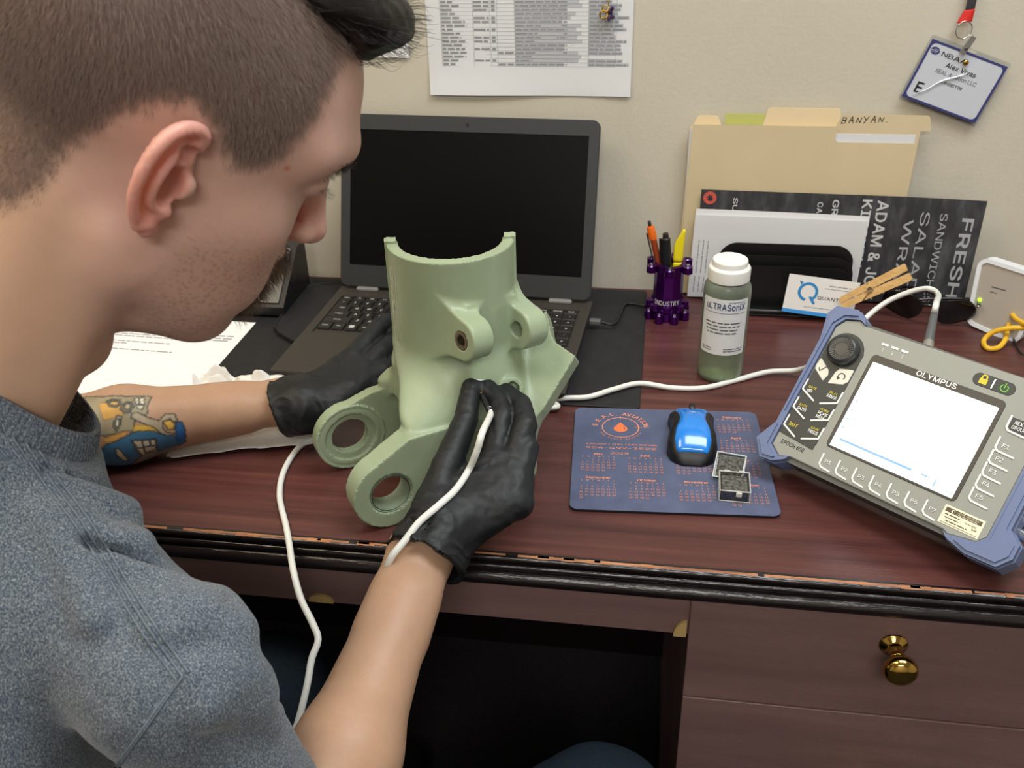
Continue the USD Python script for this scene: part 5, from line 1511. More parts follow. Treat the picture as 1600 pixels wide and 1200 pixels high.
def head_local(q0):
    q = q0.copy(); q[:, 1] = np.abs(q[:, 1])
    d = blob(q, (-.022, 0, .052), (.092, .0755, .090))
    d = smin(d, blob(q, (.029, 0, .043), (.0705, .067, .078)), .02)
    d = smin(d, blob(q, (.022, 0, -.028), (.062, .0665, .072)), .025)
    d = smin(d, blob(q, (.050, .036, -.024), (.031, .026, .033)), .016)                              # cheek
    d = smin(d, blob(q, (.046, .022, -.068), (.041, .030, .040)), .02)
    d = smin(d, blob(q, (.067, 0, -.056), (.0315, .025, .027)), .012)                                 # muzzle
    d = smin(d, bone(q, (.002, .050, -.068), (.058, .014, -.106), .017, .018), .018)                 # jaw
    d = smin(d, blob(q, (.062, 0, -.108), (.021, .022, .021)), .012)                                 # chin
    d = smin(d, bone(q, (.0985, 0, .033), (.0745, .044, .035), .0098, .0062), .026)                    # brow
    d = smax(d, -blob(q, (.105, .031, .0185), (.020, .0155, .0085)), .009)                            # eye socket
    d = smin(d, blob(q, (.0800, .0315, .0160), (.0122, .0138, .0112)), .004)                          # lidded eye
    d = smax(d, -bone(q, (.0925, .0215, .0130), (.0870, .044, .0140), .0008, .0008), .0012)          # lid crease
    d = smin(d, bone(q, (.0935, 0, .006), (.1045, 0, -.024), .0078, .0098), .008)                    # nose
    d = smin(d, blob(q, (.1068, 0, -.0282), (.0098, .0088, .0090)), .005)
    d = smin(d, blob(q, (.0975, .0098, -.0300), (.0092, .0066, .0062)), .005)
    d = smin(d, bone(q, (.106, 0, -.0315), (.0945, 0, -.0355), .0058, .0062), .004)
    d = smax(d, -blob(q, (.1005, .0062, -.0400), (.0050, .0030, .0042)), .002)
    d = smin(d, bone(q, (.0940, 0, -.0625), (.0860, .018, -.0655), .0048, .003), .004)               # lips
    d = smin(d, bone(q, (.0905, 0, -.0735), (.0850, .016, -.0725), .0052, .003), .004)
    d = smax(d, -bone(q, (.0975, 0, -.068), (.0875, .022, -.0685), .0010, .0010), .002)
    neck = bone(q, (-.036, 0, -.06), (-.055, 0, -.26), .0575, .0565)
    d = smin(d, neck, .030)
    d = smin(d, blob(q, (.022, 0, -.108), (.045, .030, .026)), .025)
    d = smin(d, bone(q, (-.012, .050, -.055), (-.012, .020, -.235), .011, .011), .022)                # neck muscle
    d = smin(d, blob(q, (.009, 0, -.165), (.012, .013, .018)), .012)
    d = smin(d, ear(q), .0025)
    return d


def head(p):
    return head_local((p - HO) @ HM)


# arms: joints in the room
SR, ER, WR = np.array([-.294, .392, .890]), np.array([-.226, .392, .705]), np.array([-.1935, .652, .786])
SL, EL, WL = np.array([-.585, .615, .945]), np.array([-.635, .793, .7905]), np.array([-.4055, .870, .8005])


def limb_r(p):
    d = bone(p, SR, ER, .038, .034)
    m = ER + .30 * (WR - ER)
    d = smin(d, bone(p, ER, m, .036, .0405), .02)
    d = smin(d, bone(p, m, ER + .80 * (WR - ER), .0405, .0285), .02)
    w = WR - ER; side = np.cross(w, UZ); side /= np.linalg.norm(side)
    d = smin(d, bone(p, ER + .7 * w + side * .006, WR + side * .0105, .024, .0205), .014)
    d = smin(d, bone(p, ER + .7 * w - side * .006, WR - side * .0105, .024, .0205), .014)
    return smin(d, bone(p, WR, WR + .12 * w, .022, .02), .02)


def limb_l(p):
    d = bone(p, SL, EL, .046, .039)
    w = WL - EL; side = np.cross(w, UZ); side /= np.linalg.norm(side)
    d = smin(d, bone(p, EL, EL + .28 * w, .037, .0405), .02)
    d = smin(d, bone(p, EL + .28 * w, EL + .8 * w, .0405, .0285), .02)
    d = smin(d, bone(p, EL + .7 * w + side * .006, WL + side * .010, .024, .020), .014)
    d = smin(d, bone(p, EL + .7 * w - side * .006, WL - side * .010, .024, .020), .014)
    return smin(d, bone(p, WL, WL + .14 * w, .021, .02), .02)


TB, TR_ = np.array([math.cos(.8345), math.sin(.8345), 0]), np.array([math.sin(.8345), -math.cos(.8345), 0])
NC = np.array([-.4243, .4998, 1.0528])              # centre of the collar
RE1 = math.cos(.8863) * TB - math.sin(.8863) * UZ
RE2 = math.cos(.1834) * TR_ - math.sin(.1834) * UZ
RN = np.cross(RE2, RE1); RN = RN if RN[2] > 0 else -RN; RN /= np.linalg.norm(RN)
PEL = np.array([-.60, .30, .53])
SP = (NC - PEL) / np.linalg.norm(NC - PEL)
TT = np.stack([TR_, np.cross(SP, TR_), SP], 1); TT[:, 1] /= np.linalg.norm(TT[:, 1]); TT[:, 2] = np.cross(TT[:, 0], TT[:, 1])


def trunk(p, g=0.):
    c = NC - TB * .102 - UZ * .215
    d = blob(p, c, (.145 + g, .092 + g, .20 + g), TT)
    nb = NC - TB * .040 - UZ * .060
    d = smin(d, bone(p, nb, SR, .042 + g, .042 + g), .04)
    d = smin(d, bone(p, nb, SL, .046 + g, .043 + g), .045)
    d = smin(d, bone(p, NC - RN * .13, NC - RN * .052, .072 + g, .0765 + g), .03)
    return smin(d, bone(p, c - UZ * .05, PEL, .105 + g, .135 + g), .06)


# ---- colours of the skin
def smooth(a, b, x):
    t = np.clip((x - a) / (b - a), 0, 1)
    return t * t * (3 - 2 * t)


HAIRLINE = np.array([(80, 103), (62, 90), (60, 66), (56, 51), (51.5, 31), (43, 20), (29, 15), (18.5, 22.5), (7.5, 36), (-5.6, 42.5), (-20.5, 36), (-32.3, 22.5), (-42.5, 4), (-49, -17), (-53.5, -39), (-60, -56), (-75, -72), (-140, -75), (-140, 200), (80, 200)]) * .001


def hair_mask(q):
    """How much cropped hair grows at the head's local points q: 1 inside, fading at the hairline."""
    n = (meshkit.noise(q * 220, 3) - .5) * .006
    return 1 - smooth(-.009, .004, poly2(q[:, [0, 2]], HAIRLINE) + n)


SKIN, SKIN_TAN, SKIN_RED = lin((208, 166, 150)), lin((214, 174, 147)), lin((228, 154, 142))


def ear_free(e):
    d = np.maximum(poly2(np.stack([e[0], e[1]], 1), EAR_OUT * 1.06), -.004 - e[2])
    return smooth(.0005, .0035, d)


def skin_color(v):
    q = (v - HO) @ HM
    mott = meshkit.fbm(v * 60, 3, 5)[:, None]; fine = meshkit.noise(v * 420, 8)[:, None]
    c = SKIN * (1 + .10 * (mott - .5)) * (1 + .05 * (fine - .5))
    tan = smooth(-.03, -.10, q[:, 0] * .9 + q[:, 2] * .55)[:, None]
    c = c * (1 - tan) + SKIN_TAN * tan * (1 + .1 * (mott - .5))
    qa = q.copy(); qa[:, 1] = np.abs(qa[:, 1])
    e = ((qa - EO) @ EU, (qa - EO) @ EV, (qa - EO) @ EN)
    er = (1 - smooth(-.002, .004, poly2(np.stack(e[:2], 1), EAR_OUT * 1.04)))[:, None] * smooth(-.006, .002, e[2])[:, None]
    c = c * (1 - .75 * er) + SKIN_RED * .75 * er
    nose = np.exp(-((qa - [.108, 0, -.03]) ** 2).sum(1) / .018 ** 2)[:, None] * .28
    c = c * (1 - nose) + SKIN_RED * nose
    lips = np.exp(-(((qa - [.090, 0, -.068]) / [.012, .02, .008]) ** 2).sum(1))[:, None] * .8
    c = c * (1 - lips) + lin((176, 104, 98)) * lips
    stub = (smooth(-.012, -.045, q[:, 2] + .12 * q[:, 0] * 0) * smooth(.008, .03, q[:, 0]) * smooth(-.15, -.11, q[:, 2]))[:, None]
    sp = (meshkit.noise(v * 1400, 2) > .66)[:, None]
    c = c * (1 - stub * (.05 + .20 * sp))
    hm = (hair_mask(qa) * (np.abs(q[:, 1]) > -1))[:, None]
    hm = hm * ear_free(e)[:, None]
    scalp = lin((116, 95, 85)) * (.75 + .5 * meshkit.fbm(v * [700, 700, 260], 2, 4)[:, None])
    c = c * (1 - .88 * hm) + scalp * .88 * hm
    mole = np.exp(-((v - MOLE) ** 2).sum(1) / .0018 ** 2)[:, None]
    c = c * (1 - mole) + lin((196, 116, 84)) * mole
    return c


def trace(f, px, py, d0, n=60):
    """Where the picture's ray meets the surface of a distance field."""
    v = DIR + (px - 800) / F * RIGHT - (py - 600) / F * UPV; L = np.linalg.norm(v); t = d0
    for _ in range(n):
        t += .7 * f((EYE + t * v)[None])[0] / L
    return EYE + t * v


def traces(f, pts, d0, n=70):
    """The same for many pixels at once; the rays that miss are left out."""
    P = np.asarray(pts, float)
    v = DIR + (P[:, :1] - 800) / F * RIGHT - (P[:, 1:] - 600) / F * UPV; L = np.linalg.norm(v, axis=1); t = np.full(len(P), float(d0))
    for _ in range(n):
        t = np.minimum(t + .75 * f(EYE + t[:, None] * v) / L, 3.)
    q = EYE + t[:, None] * v
    return q[np.abs(f(q)) < .004]


MOLE = trace(head, 449, 263, .40)
hn = net(head, HO - [.24, .17, .30], HO + [.18, .17, .20], .0019)
arm_r = net(lambda p: limb_r(p), (-.36, .34, .64), (-.12, .70, .96), .0026)
arm_l = net(lambda p: limb_l(p), (-.70, .55, .72), (-.34, .93, 1.01), .0017)
up = net(lambda p: np.maximum(trunk(p, -.028), .78 - p[:, 2]), (-.75, .2, .76), (-.2, .75, 1.1), .008)
MATS['skin'] = usdkit.material(stage, '/World/Looks/skin', {'p': ('principled_bsdf', {'roughness': .48, 'specular_ior_level': .42, 'subsurface_weight': .22, 'subsurface_scale': .004, 'subsurface_radius': (1., .35, .18)}), 'a': ('attribute', {'attribute': 'col'}),
    't': ('texture_coordinate', {}), 'n': ('noise_texture', {'scale': 900., 'detail': 3.}), 'b': ('bump', {'strength': .5, 'distance': .00018})},
    [('a.color', 'p.base_color'), ('t.object', 'n.vector'), ('n.fac', 'b.height'), ('b.normal', 'p.normal')], surface='p.BSDF')

# ---- the tattoo on the left forearm, in the arm's own coordinates: along it and round it (tenths of a millimetre)
LW_ = WL - EL; LLen = np.linalg.norm(LW_); LWu = LW_ / LLen
LS = np.cross(LWu, UZ); LS /= np.linalg.norm(LS); LN = np.cross(LS, LWu)


def arm_uv(v):
    w = v - EL
    return np.stack([w @ LWu, .040 * np.arctan2(w @ LS, w @ LN)], 1)


TATTOO = [('grey', (150, 142, 116), [(380, 20), (598, 95), (846, 120), (1072, 110), (1043, 252), (1031, 337), (898, 416), (885, 497), (727, 492), (575, 504), (400, 470)]),
    ('low', (128, 124, 116), [(640, 1000), (896, 815), (1030, 850), (1350, 815), (1200, 930), (900, 1040), (700, 1080)]),
    ('yellow', (206, 158, 74), [(544, 166), (689, 177), (818, 241), (847, 311), (751, 334), (600, 360), (573, 278)]), ('yellow', (204, 166, 66), [(895, 440), (1078, 474), (1161, 562), (1121, 595), (864, 526)]),
    ('blue', (40, 112, 152), [(440, 760), (478, 675), (574, 587), (813, 540), (899, 508), (1065, 549), (1135, 610), (1267, 659), (1306, 489), (1363, 500), (1376, 616), (1332, 826), (1034, 881), (1069, 646), (832, 592), (860, 833), (745, 921), (640, 1060), (440, 1060)]),
    ('yellow', (208, 156, 78), [(553, 525), (824, 485), (799, 529), (579, 587)]), ('sock', (108, 96, 78), [(625, 169), (687, 148), (769, 165), (790, 222), (739, 245), (666, 226)]), ('sock', (196, 160, 92), [(660, 182), (700, 172), (748, 182), (758, 214), (725, 226), (680, 212)]),
    ('sock', (92, 88, 78), [(774, 272), (826, 191), (888, 193), (911, 246), (871, 305), (803, 310)]), ('sock', (188, 168, 130), [(815, 262), (835, 218), (868, 216), (880, 250), (850, 282)]), ('sock', (176, 164, 140), [(685, 417), (735, 332), (785, 345), (761, 412), (707, 474)]), ('sock', (214, 206, 186), [(705, 415), (738, 362), (764, 368), (748, 408), (716, 442)]),
    ('teeth', (222, 214, 196), [(909, 148), (953, 141), (958, 215), (930, 225)]), ('teeth', (222, 214, 196), [(958, 140), (1002, 135), (1012, 222), (964, 218)]), ('teeth', (216, 206, 184), [(932, 230), (1010, 232), (980, 290), (936, 268)]),
    ('wrench', (170, 158, 136), [(877, 327), (928, 309), (1042, 384), (1148, 439), (1206, 361), (1304, 376), (1329, 473), (1290, 486), (1249, 427), (1188, 446), (1155, 520), (1188, 595), (1264, 629), (1193, 650), (1130, 593), (1074, 502), (873, 371)]),
    ('ring', (206, 168, 74), [(1186, 466), (1246, 447), (1290, 486), (1276, 568), (1209, 573)]), ('cap', (42, 92, 148), [(1306, 489), (1364, 490), (1384, 616), (1342, 827), (1265, 840), (1262, 706)]),
    ('grin', (206, 196, 172), [(849, 603), (930, 622), (925, 712), (862, 700)]), ('grin', (206, 196, 172), [(935, 622), (1000, 640), (990, 722), (930, 714)]), ('grin', (206, 196, 172), [(1004, 642), (1062, 655), (1045, 735), (996, 724)]),
    ('grin', (200, 188, 164), [(862, 704), (925, 718), (920, 815), (872, 836)]), ('grin', (200, 188, 164), [(930, 720), (1042, 742), (1028, 803), (926, 815)]), ('eye', (216, 200, 160), [(651, 655), (692, 656), (730, 792), (725, 860), (671, 817), (646, 721)])]


def arm_color(v):
    mott = meshkit.fbm(v * 55, 3, 6)[:, None]
    c = lin((180, 144, 118)) * (1 + .14 * (mott - .5)) * (1 + .05 * (meshkit.noise(v * 380, 9)[:, None] - .5))
    return c


def tattoo_color(v):
    c = arm_color(v)
    uv = arm_uv(v) * 1e4 + (meshkit.noise(v * 200, 1)[:, None] - .5) * 14
    near = (uv[:, 0] < 1500)
    for nm, col, P in TATTOO:
        d = np.full(len(v), 1e3); d[near] = poly2(uv[near], P)
        a = smooth(4, -6, d)[:, None]
        ink = lin(col) * (1 + .5 * (meshkit.fbm(v * 90, 3, 11)[:, None] - .5))
        c = c * (1 - a * .92) + ink * a * .92
        ln = (smooth(13, 4, np.abs(d)) * (.85 if nm != 'yellow' else .25))[:, None]
        c = c * (1 - ln) + lin((52, 58, 56)) * ln
    return c


PERSON = Thing('person', 'person in a grey blue T-shirt and black gloves bending over the casting', 'person', (-.45, .42, 0))
# ---- hands inside the gloves: one chain of joints per finger
J = lambda *a: [at(x, y, d=d) for x, y, d in a]
RH = dict(palm=[J((690, 815, .872), (772, 718, .893)), J((700, 820, .866), (799, 728, .889)), J((705, 828, .864), (808, 752, .880)), J((700, 835, .862), (808, 785, .870))],
          index=J((772, 718, .893), (785, 652, .912), (779, 626, .926), (763, 607, .937)), middle=J((799, 728, .889), (821, 664, .903), (814, 632, .922), (791, 613, .938)),
          ring=J((808, 752, .880), (824, 700, .893), (820, 684, .915), (803, 680, .932)), pinky=J((808, 785, .870), (817, 748, .884), (810, 735, .905), (797, 735, .92)), thumb=J((674, 800, .864), (701, 722, .890), (728, 655, .916), (736, 606, .934)))
LH_ = dict(palm=[J((468, 628, 1.062), (552, 562, 1.098)), J((470, 634, 1.058), (566, 582, 1.085)), J((472, 640, 1.054), (564, 600, 1.070)), J((472, 646, 1.050), (548, 614, 1.058))],
           index=J((552, 562, 1.098), (574, 532, 1.118), (590, 512, 1.135), (604, 500, 1.15)), middle=J((566, 582, 1.085), (592, 552, 1.108), (606, 536, 1.13), (616, 528, 1.15)),
           ring=J((564, 600, 1.070), (596, 580, 1.092), (610, 568, 1.115), (620, 560, 1.135)), pinky=J((548, 614, 1.058), (582, 604, 1.075), (600, 596, 1.095), (612, 590, 1.112)), thumb=J((480, 640, 1.045), (530, 636, 1.05), (572, 618, 1.075), (600, 604, 1.10)))
FR = dict(index=(.0128, .0108, .0094, .0082), middle=(.0128, .0110, .0096, .0084), ring=(.0122, .0104, .0092, .0080), pinky=(.0112, .0094, .0084, .0074), thumb=(.0155, .0132, .0112, .0088))


def hand(H, g, W, k=.006):
    """A hand from its joint chains, its radii grown by g."""
    def f(p):
        d = None
        for a, b in H['palm']:
            e = bone(p, a, b, .0165 + g, .0138 + g); d = e if d is None else smin(d, e, .014)
        d = smin(d, bone(p, W, H['palm'][1][0], .0225 + g, .021 + g), .016)
        for n_, r in FR.items():
            e = chain(p, H[n_], [x + g for x in r])
            d = smin(d, e, k if n_ != 'thumb' else .009)
        return d
    return f


bare_r, bare_l = hand(RH, -.0012, WR + (WR - ER) * .04), hand(LH_, -.0012, WL + (WL - EL) * .04)
hand_r = net(bare_r, (-.22, .63, .74), (-.08, .82, .93), .0022)
hand_l = net(bare_l, (-.44, .82, .74), (-.20, 1.03, .95), .0024)
allm = cat(hn, arm_r, arm_l, up, hand_r, hand_l)
vc = np.vstack([skin_color(np.asarray(hn.vertices)), arm_color(np.asarray(arm_r.vertices)), tattoo_color(np.asarray(arm_l.vertices)), arm_color(np.asarray(up.vertices)), arm_color(np.asarray(hand_r.vertices)), arm_color(np.asarray(hand_l.vertices))])
PERSON.part('body', allm, 'skin', True, attr=vc)

# ---- gloves: a little larger than the hands, creased, their cuffs loose
mat('nitrile', (24, 27, 29), .5, spec=.35, bump=(60, (1, 1, 1), .0004, 3), bump2=(420, I3, .00010, 3))


def glove(H, W, C0, C1, flare, sd, cr):
    """C0..C1 is the cuff's axis, from its open end to the wrist."""
    base = hand(H, .0008, W, .0028)
    ax = (C1 - C0) / np.linalg.norm(C1 - C0)
    def f(p):
        d = base(p)
        cu = bone(p, C0, C1, flare, .0285); cu = np.maximum(cu, -(p - C0) @ ax)
        d = smin(d, cu, .012)
        t = (p - C0) @ ax
        fall = smooth(.125, .03, t)
        q = np.stack([t * 72 + 2.5 * meshkit.noise(p * 40, sd), (p @ np.cross(ax, UZ)) * 26, p[:, 2] * 26], 1)
        w = np.abs(meshkit.noise(q, sd + 1) - .5) * 2
        d = d + (.0042 * (w - .72)) * fall * cr + .0007 * (np.abs(meshkit.noise(p * 120, sd + 4) - .5) * 2 - .3)
        inner = np.maximum(bone(p, C0 - ax * .03, C0 + ax * .018, flare - .0028, flare - .004), -(t + .03))
        return np.maximum(d, -inner)
    return f


cr0 = at(665, 873, d=.853)
gr_ = glove(RH, WR + (WR - ER) * .02, cr0, at(692, 822, d=.872), .0362, 4, 1.)
gl_ = glove(LH_, WL + (WL - EL) * .05, at(441, 642, d=1.062), at(474, 630, d=1.062), .0325, 14, 1.1)
gm = net(gr_, (-.24, .62, .73), (-.07, .83, .94), .0019)
PERSON.part('glove', gm, 'nitrile', True, label='black nitrile glove pinching the probe')
gm = net(gl_, (-.47, .80, .73), (-.18, 1.05, .96), .0021)
PERSON.part('glove', gm, 'nitrile', True, label='black nitrile glove steadying the casting')

# ---- T-shirt
mat('heather', (92, 104, 120), .9, spec=.15, sheen=.25, noise=(980, (1, 1, .5), [(.32, (60, 72, 88)), (.5, (100, 111, 124)), (.68, (154, 161, 164))], 5), noise2=(1400, (1, 1, .35), [(.3, (190, 190, 190)), (.7, (255, 255, 255))], 2), bump=(900, (1, 1, .5), .0006, 3))
mat('heather_seam', (112, 122, 132), .9, spec=.15, noise=(900, I3, [(.3, (80, 90, 104)), (.7, (120, 129, 137))]))
SHW = ER - SR; SHL = np.linalg.norm(SHW); SHU = SHW / SHL


def shirt_base(p):
    d = trunk(p, .007)
    hem = SR + SHU * SHL * .93
    d = smin(d, np.maximum(bone(p, SR - TR_ * .004, ER - TR_ * .018, .050, .042), (p - hem) @ SHU), .022)
    seml = SL + .62 * (EL - SL)
    d = smin(d, np.maximum(bone(p, SL, EL, .054, .054), (p - seml) @ ((EL - SL) / np.linalg.norm(EL - SL))), .03)
    return np.maximum(d, .60 - p[:, 2])


FOLDS = [[(95, 745), (140, 775), (195, 800)], [(110, 800), (165, 838), (215, 850)], [(176, 880), (229, 901), (277, 925)], [(215, 945), (275, 955), (330, 968)], [(240, 985), (310, 980), (365, 1000)], [(300, 1050), (350, 1040), (392, 1062)], [(320, 1120), (380, 1105), (420, 1120)], [(60, 800), (110, 870), (150, 960)]]
CREASE = [[(250, 955), (285, 965), (318, 978)], [(130, 850), (190, 868), (245, 893)], [(75, 735), (125, 752), (180, 768)]]
BULGE = [[(300, 955), (340, 944), (366, 985)], [(325, 1090), (378, 1058), (398, 1082)]]
CP2, BP2 = [], []
FP = []
for fo in CREASE:
    CP2.append(traces(shirt_base, spline(np.array(fo, float), 4), .42))
for fo in BULGE:
    BP2.append(traces(shirt_base, spline(np.array(fo, float), 4), .42))
for fo in FOLDS:
    FP.append(traces(shirt_base, spline(np.array(fo, float), 4), .42))


def shirt(p):
    d = shirt_base(p)
    m = np.abs(d) < .03
    if m.any():
        pm = p[m]; dm = d[m]
        q = pm * 16
        dm = dm + .0035 * (meshkit.fbm(q, 3, 31) - .5) + .0012 * (meshkit.noise(pm * 70, 33) - .5)
        for k, P in enumerate(FP):
            if len(P) > 1:
                dm = smin(dm, chain(pm, P, np.linspace(.0060, .0105, len(P))), .013)
        for P in BP2:
            if len(P) > 1:
                dm = smin(dm, chain(pm, P, np.linspace(.010, .013, len(P))), .016)
        for P in CP2:
            if len(P) > 1:
                dm = smax(dm, -chain(pm, P, np.linspace(.0015, .0038, len(P))), .010)
        d = d.copy(); d[m] = dm
    h = (p - NC) @ RN
    rad = np.linalg.norm(p - NC - h[:, None] * RN, axis=1)
    hole = np.maximum(rad - .0735, -.10 - h)
    hole = np.minimum(hole, np.maximum(rad - .10, -(h + .0175)))
    arm = bone(p, SR + SHU * SHL * .55 - TR_ * .010, ER - TR_ * .018, .0440, .0385)
    return np.maximum(np.maximum(d, -hole), -np.maximum(arm, -(p - (SR + SHU * SHL * .80)) @ SHU))


sh = net(shirt, (-.82, .10, .58), (-.14, .80, 1.16), .0042)
PERSON.part('shirt', sh, 'heather', True, label='heather grey blue T-shirt')
shirt_path = stage.GetPrimAtPath(PERSON.path + '/shirt')


def sub(name, mesh, m, smooth_=True, label=None, kind=None):
    return PERSON.part(name, mesh, m, smooth_, parent=PERSON.path + '/shirt', label=label, kind=kind)


# ribbed collar: a band that stands round the neck opening
nt, nw = 560, 7
th = np.linspace(0, 2 * np.pi, nt, endpoint=False)
rows = []
for k in range(nw):
    w = k / (nw - 1)
    rib = .00055 * np.sin(th * 120)
    R = .0705 + .0085 * w ** 1.2 + .0014 * math.sin(math.pi * w) + rib
    rows.append(NC + (R * np.cos(th) * 1.006)[:, None] * RE1 + (R * np.sin(th))[:, None] * RE2 - RN * (.0015 + .0195 * w) + RN * .0012 * math.sin(math.pi * w))
outer_ = np.array(rows)
low = outer_[-1]
inner_ = outer_ - 0
dirs = (outer_[0] - NC); dirs /= np.linalg.norm(dirs, axis=1, keepdims=True)
inner_ = outer_ - dirs[None] * .0030
V = np.vstack([outer_.reshape(-1, 3), inner_[::-1].reshape(-1, 3)])
n2_ = 2 * nw
i, j = np.meshgrid(np.arange(n2_), np.arange(nt), indexing='ij'); i2, j2 = (i + 1) % n2_, (j + 1) % nt
Q = np.stack([i * nt + j, i * nt + j2, i2 * nt + j2, i2 * nt + j], -1).reshape(-1, 4)
cm_ = trimesh.Trimesh(V, np.vstack([Q[:, [0, 1, 2]], Q[:, [0, 2, 3]]]), process=False); cm_.fix_normals()
sub('collar', cm_, 'heather', True, label='ribbed crew neck collar')
# stitched seams, laid on the cloth
def on_cloth(pts, n=40):
    return traces(shirt, spline(np.array(pts, float), max(2, n // (len(pts) - 1))), .40)


SEAM = [(-6, 648), (30, 700), (72, 760), (128, 836), (192, 940), (236, 1008), (277, 1064)]
SLV = [(277, 1064), (250, 1100), (222, 1140), (196, 1176), (172, 1210)]
for nm, pp_, offs in (('shoulder_seam', SEAM, (0, 9, 18)), ('sleeve_seam', SLV, (0, 9))):
    st = []
    for o in offs:
        P = on_cloth([(x + o, y - o * .75) for x, y in pp_], 90)
        if len(P) < 4:
            continue
        g, _ = grad(shirt, P, .002); g /= np.linalg.norm(g, axis=1, keepdims=True)
        wob = .0003 * np.sin(np.arange(len(P)) * 2.4)[:, None] * g
        st.append(tube(P + g * .0004 + wob, .0009, 6))
    if st:
        sub(nm, cat(*st), 'heather_seam', True, label='double stitched seam', kind='stuff')

# ---- hair: cropped strands all over, a dark quiff, brows, lashes, beard
MATS['hair_brown'] = usdkit.material(stage, '/World/Looks/hair_brown', {'p': ('principled_bsdf', {'base_color': lin((92, 72, 62)), 'roughness': .42, 'specular_ior_level': .6}), 'i': ('hair_info', {}), 'r': ('rgb_ramp', {'ramp': [(0., tuple(lin((64, 50, 44)))), (.5, tuple(lin((118, 97, 87)))), (1., tuple(lin((200, 180, 168))))]}), 'w': ('white_noise_texture', {'dimensions': '1D'})},
    [('i.index', 'w.w'), ('w.value', 'r.fac'), ('r.color', 'p.base_color')], surface='p.BSDF')
MATS['hair_dark'] = usdkit.material(stage, '/World/Looks/hair_dark', {'p': ('principled_bsdf', {'base_color': lin((22, 17, 15)), 'roughness': .38, 'specular_ior_level': .4})}, [], surface='p.BSDF')
MATS['beard_brown'] = usdkit.material(stage, '/World/Looks/beard_brown', {'p': ('principled_bsdf', {'base_color': lin((84, 62, 42)), 'roughness': .45})}, [], surface='p.BSDF')
rh = np.random.default_rng(77)


def strands(name, roots, tips, bend, width, m, label, kind='stuff'):
    """Hairs as curves: each from its root over a bent middle to its tip."""
    mid = (roots + tips) / 2 + bend
    P = np.stack([roots, mid, tips], 1).reshape(-1, 3) - PERSON.loc
    path = numbered(PERSON.path + '/' + name)
    c = UsdGeom.BasisCurves.Define(stage, path)
    c.CreateTypeAttr('linear'); c.CreatePointsAttr(Vt.Vec3fArray.FromNumpy(P.astype(np.float32)))
    c.CreateCurveVertexCountsAttr(Vt.IntArray.FromNumpy(np.full(len(roots), 3, np.int32)))
    w = np.tile(np.array([1., .85, .35]), len(roots)) * width
    c.CreateWidthsAttr(Vt.FloatArray.FromNumpy(w.astype(np.float32))); c.SetWidthsInterpolation('vertex')
    UsdShade.MaterialBindingAPI.Apply(c.GetPrim()).Bind(MATS[m])
    tag(c.GetPrim(), label, kind=kind)


def sample(n):
    tri = np.asarray(hn.vertices)[hn.faces]
    nn = np.cross(tri[:, 1] - tri[:, 0], tri[:, 2] - tri[:, 0]); A = np.linalg.norm(nn, axis=1)
    k = rh.choice(len(A), n, p=A / A.sum())
    u, v = rh.random(n), rh.random(n); f_ = u + v > 1; u[f_], v[f_] = 1 - u[f_], 1 - v[f_]
    t = tri[k]
    return t[:, 0] + u[:, None] * (t[:, 1] - t[:, 0]) + v[:, None] * (t[:, 2] - t[:, 0]), nn[k] / A[k][:, None]


R0, N0 = sample(230000)
ql = (R0 - HO) @ HM; qa = ql.copy(); qa[:, 1] = np.abs(qa[:, 1])
e = ((qa - EO) @ EU, (qa - EO) @ EV, (qa - EO) @ EN)
hm = hair_mask(qa) * ear_free(e)
k = (rh.random(len(R0)) < hm ** 1.2) & (ql[:, 1] < .045)          # the far side of the head is never seen
R1, N1, q1, h1 = R0[k], N0[k], ql[k], hm[k]
flow = np.stack([.28 + 0 * q1[:, 0], 0 * q1[:, 0], -1 + 0 * q1[:, 0]], 1)
front = smooth(.03, .08, q1[:, 2])[:, None]
flow = flow * (1 - front) + np.array([.55, 0, -.75]) * front
Fw = flow @ HM.T; Fw -= N1 * (Fw * N1).sum(1, keepdims=True); Fw /= np.linalg.norm(Fw, axis=1, keepdims=True) + 1e-9
ln = (.0028 + .0052 * smooth(-.04, .10, q1[:, 2]) * (.5 + .5 * h1)) * rh.uniform(.6, 1.25, len(q1))
dr_ = Fw * .9 + N1 * .36 + rh.normal(0, .17, N1.shape)
strands('cropped_hair', R1, R1 + dr_ * ln[:, None], N1 * (ln * .16)[:, None], .00014, 'hair_brown', 'short cropped brown hair')
# quiff: a dark body of longer hair swept up and forward over the forehead
def quiff(p):
    q = (p - HO) @ HM
    d = blob(q, (.052, 0, .118), (.052, .050, .022))
    d = smin(d, bone(q, (.072, -.018, .108), (.084, -.012, .118), .017, .0125), .014)
    d = smin(d, bone(q, (.072, .02, .108), (.084, .015, .118), .017, .0125), .014)
    d = smin(d, blob(q, (.0, 0, .122), (.06, .045, .014)), .02)
    return d + .0016 * (meshkit.noise(np.stack([q[:, 0] * 120, q[:, 1] * 420, q[:, 2] * 160], 1), 3) - .5)


